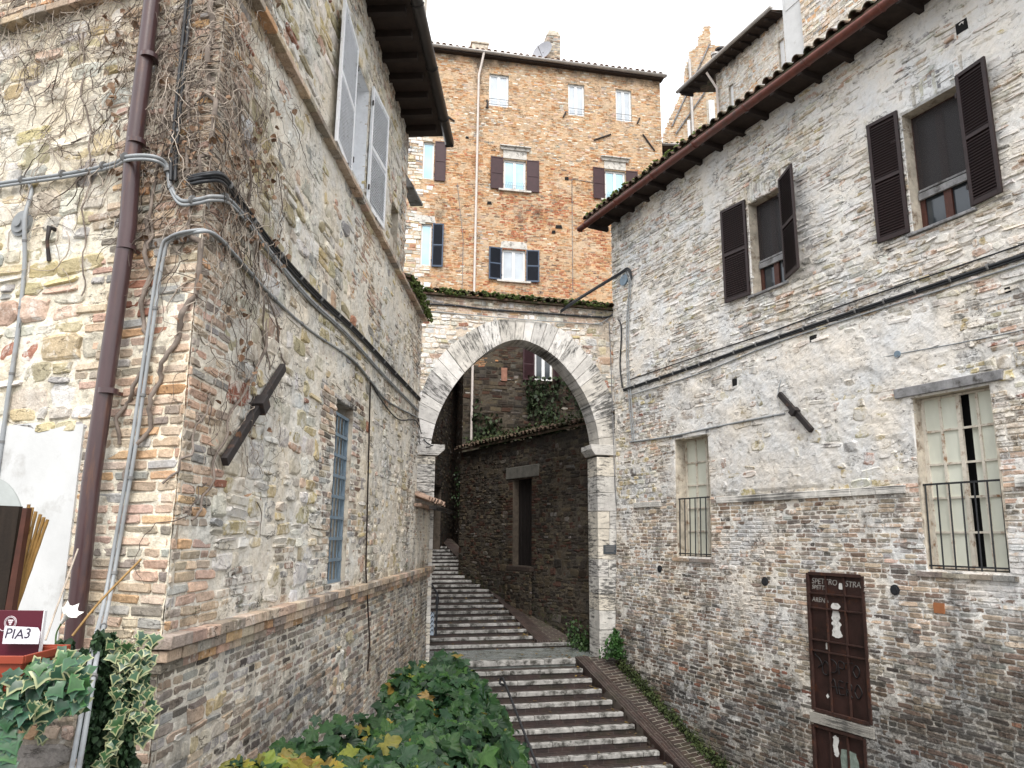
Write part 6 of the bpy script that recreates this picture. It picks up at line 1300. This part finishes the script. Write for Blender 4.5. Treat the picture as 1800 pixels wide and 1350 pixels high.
for L, r in prof:
    for j in range(nn): a = 2*math.pi*j/nn; q = r*(1+.22*math.cos(6*a)*(L/.098)**2); V.append(c+ax*(L-.012*(L/.098)**3*(1-math.cos(6*a)))+(X*math.cos(a)+Y*math.sin(a))*q)
m.add(V, [(i*nn+j, i*nn+(j+1) % nn, (i+1)*nn+(j+1) % nn, (i+1)*nn+j) for i in range(len(prof)-1) for j in range(nn)], True); m.build('bloom', plain('lily_white', (.78, .78, .74), .5, .04), LY)
m = MB(); m.tube(bez([c, c-ax*.04-Vector((0, 0, .03)), Vector([float(q) for q in at_y(98, 1150, 3.8)])], 4), .004, 6); m.build('flower_stalk', plain('green_stalk', (.06, .12, .03), .6), LY)
# dark hedge under the ledge and variegated ivy trailing over it
HG = empty('hedge', at_y(200, 1250, 4.0), 'dark feathery evergreen shrub growing against the brick corner behind the ivy', 'shrub')
hp = []
for i in range(9500):
    u, v = random.uniform(95, 275), random.uniform(1110, 1370)
    top = 1135+.0*u+25*math.sin(u*.06)+8*math.sin(u*.21) if u > 130 else 1128
    rt = 262-(v-1120)*.10+8*math.sin(v*.08)
    if v < top or u > rt or (u < 100+max(0, (v-1270))*.6): continue
    yy = 3.75+.55*(u-95)/180+random.uniform(-.0, .26)
    hp.append(at_y(u, v, yy))
leafcloud('foliage', hp, leafmat('dark_hedge_leaf', [(.010, .030, .012), (.018, .048, .016), (.028, .066, .022), (.014, .036, .016)], .7), HG, (.011, .026)).name
HG.children[0]['kind'] = 'stuff'
def ivy_mat():
    m, t, b = nodes('variegated_ivy_leaf'); at_ = t.nodes.new("ShaderNodeVertexColor"); at_.layer_name = 'Col'; v = ramp(t, noise(t, 30, 4), [(.3, (.8, .8, .8)), (.7, (1.2, 1.2, 1.2))]); o = mix(t, 1, at_.outputs[0], v.outputs[0], 'MULTIPLY'); t.links.new(o, b.inputs['Base Color']); b.inputs['Roughness'].default_value = .4; return m
M_IVY = ivy_mat()
IV2 = empty('variegated_ivy', at_y(100, 1300, 3.3), 'variegated ivy with cream-edged leaves trailing from the planter at the lower left', 'ivy')
vV, vF, vC, nv_ = [], [], [], 0
IVO = [(0, -.15), (.35, -.42), (.55, -.18), (.95, -.05), (.62, .28), (.42, .42), (0, 1.05), (-.42, .42), (-.62, .28), (-.95, -.05), (-.55, -.18), (-.35, -.42)]
def ivy_leaf(p, size, nrm, up, vari):
    global nv_
    nrm = nrm.normalized(); up = (up-nrm*up.dot(nrm)).normalized(); X = up.cross(nrm); n = len(IVO); gcol = random.choice([(.014, .052, .026), (.024, .075, .03), (.018, .06, .034), (.03, .09, .025)]); ccol = (.29, .31, .16) if vari else tuple(q*1.5 for q in gcol)
    sc = (0, .70+random.uniform(-.08, .08), .84, 1.0); vV.append(p); vC.append(gcol)
    for k in (1, 2, 3):
        for x, y in IVO: vV.append(p+(X*x+up*y+nrm*(-.22*(x*x+y*y)*sc[k]+.1*abs(x)))*size*sc[k]); vC.append(gcol if k == 1 else ccol)
    b0 = nv_
    for i in range(n):
        j = (i+1) % n; vF.append((b0, b0+1+i, b0+1+j))
        for k in (0, 1): a = b0+1+k*n; vF.append((a+i, a+n+i, a+n+j, a+j))
    nv_ += 1+3*n
strands = [[(250, 1112), (240, 1150), (232, 1190), (245, 1230), (240, 1260)], [(192, 1128), (212, 1165), (205, 1210), (212, 1250), (195, 1285), (196, 1320), (178, 1350)], [(265, 1120), (262, 1160), (240, 1175), (262, 1230), (262, 1270), (250, 1300)], [(60, 1180), (90, 1190), (130, 1175), (150, 1190)], [(0, 1170), (30, 1200), (60, 1230), (80, 1200)], [(40, 1240), (80, 1290), (60, 1250)], [(215, 1130), (225, 1148), (222, 1165)]]
for st in strands:
    Q = bez([(*p, 0) for p in st], 6)
    for q in Q:
        for _ in range(1 if random.random() < .7 else 2): ivy_leaf(Vector([float(c) for c in at_y(q[0]+random.uniform(-9, 9), q[1]+random.uniform(-9, 9), 3.62+.2*(q[0] > 180)+random.uniform(-.05, .05))]), random.uniform(.026, .05), Vector((random.gauss(.1, .45), -1, random.gauss(.45, .35))), Vector((random.gauss(0, .4), 0, -1)), True)
for i in range(330):
    u = random.uniform(-30, 150); v = random.uniform(1165, 1275)+ (0 if u < 100 else -20)
    if v > 1275-.28*max(0, u-20) or (u < 48 and v < 1182): continue
    ivy_leaf(Vector([float(c) for c in at_y(u, v, 3.05+.3*random.random())]), random.uniform(.026, .054), Vector((random.gauss(.1, .4), -1, random.gauss(.7, .35))), Vector((random.gauss(0, .6), -.2, -1)), random.random() < .35)
for i in range(40): ivy_leaf(Vector([float(c) for c in at_y(random.uniform(-20, 20), random.uniform(1270, 1350), 3.1)]), random.uniform(.035, .06), Vector((.3, -1, .5)), Vector((random.gauss(0, .6), 0, -1)), False)
Fi = [i for f in vF for i in f]; Ft = [len(f) for f in vF]; o = mesh_np('leaves', np.array([tuple(p) for p in vV]), Fi, np.concatenate([[0], np.cumsum(Ft)[:-1]]), Ft, M_IVY, IV2, np.array(vC), None, True); o['kind'] = 'stuff'
m = MB()
for st in strands: m.tube(bez([at_y(u, v, 3.84+.2*(u > 180)) for u, v in st], 5), .0035, 5)
m.build('ivy_stem', M_TWIGD, IV2)
# plants at the foot of the right wall and pillar
p0 = RW.w(.25, .05, .15); pts = []
for i in range(900):
    a = random.uniform(0, 6.28); r = abs(random.gauss(0, .16)); pts.append((p0[0]+r*math.cos(a), p0[1]+r*math.sin(a)*.6, .05+random.random()**1.3*.62*(1-min(1, r*2.0))+.02))
BU = tag(leafcloud('wall_plant', pts, leafmat('bright_weed_leaf', [(.03, .085, .02), (.05, .12, .03), (.02, .055, .015)], .5), None, (.022, .05)), 'small bushy green plant growing at the foot of the right arch pillar', 'plant')
pts = []
for i in range(6500):
    s = random.uniform(.3, 10); dist_ = RW.w(s, 0)[:2]@AX; z = lz(float(dist_))+.03; d = abs(random.gauss(0, .07)); zz = z+abs(random.gauss(0, .10))*(vn(np.array([s*2.]), np.array([1.]), 4)[0]+.3); q = RW.w(s, zz, d+.02); pts.append(q)
leafcloud('moss_strip', pts, leafmat('wall_foot_moss', [(.03, .045, .012), (.05, .075, .02), (.02, .03, .01), (.07, .09, .025)], .85), None, (.012, .035))['kind'] = 'stuff'
bpy.data.objects['moss_strip']['label'] = 'green moss and weeds along the foot of the right wall beside the ramp'; bpy.data.objects['moss_strip']['category'] = 'moss'
pts = []
for i in range(700): s = random.uniform(.1, 1.6); q = LT.w(s, 0, .1+abs(random.gauss(0, .15))); pts.append((q[0], q[1], uz(float(q[:2]@AX))+.05+abs(random.gauss(0, .22))))
tag(leafcloud('weeds', pts, leafmat('shade_weed', [(.02, .05, .015), (.04, .08, .02)], .6), None, (.02, .05)), 'low green weeds at the foot of the lean-to house behind the arch pillar', 'weeds')
tag(leafcloud('alley_weeds', [CB.w(-2.0+random.gauss(0, .14), random.uniform(3.2, 5.2), .03+abs(random.gauss(0, .1))) for _ in range(260)], leafmat('shade_weed_dark', [(.015, .035, .012), (.03, .06, .018)], .6), None, (.02, .06)), 'tuft of weeds clinging to the brick corner at the passage mouth', 'weeds')

# fallen leaves on the stairs and ramp
m = MB()
for i in range(330):
    d = random.uniform(10.5, 22); up_ = d > D1
    if up_: k = int((d-D1)/TU)+1; z = RU*k+.012; lat = random.uniform(lat_of(-1.7, d), upR(k)-.1)
    elif d > D0: z = .014; lat = random.uniform(LL+.3, LR-.2)
    else: k = int((D0-d)/TL)+1; z = -RL*k+.012; lat = random.uniform(ls_lat(d)+.1, lowR(k)-.05)
    if random.random() < .4: lat = (upR(k) if up_ else lowR(max(1, (D0-d)/TL)))-abs(random.gauss(0, .12))-.03
    p = Vector(pt(d, lat, z)); q = random.uniform(.018, .045); a = random.uniform(0, 6.28); R = Matrix.Rotation(a, 3, 'Z') @ Matrix.Rotation(random.uniform(-.4, .4), 3, 'X')
    V = [p+R @ Vector(v)*q for v in ((0, -1, .1), (.6, -.3, .0), (.7, .3, .15), (0, 1, .05), (-.65, .35, .1), (-.6, -.35, .0))]; m.add(V, [tuple(range(6))])
o = m.build('fallen_leaves', leafmat('fallen_leaf', [(.12, .07, .03), (.22, .15, .04), (.07, .045, .025), (.16, .11, .05)], .7)); tag(o, 'scattered brown and yellow fallen leaves lying on the stairs', 'leaves', None, 'stuff')
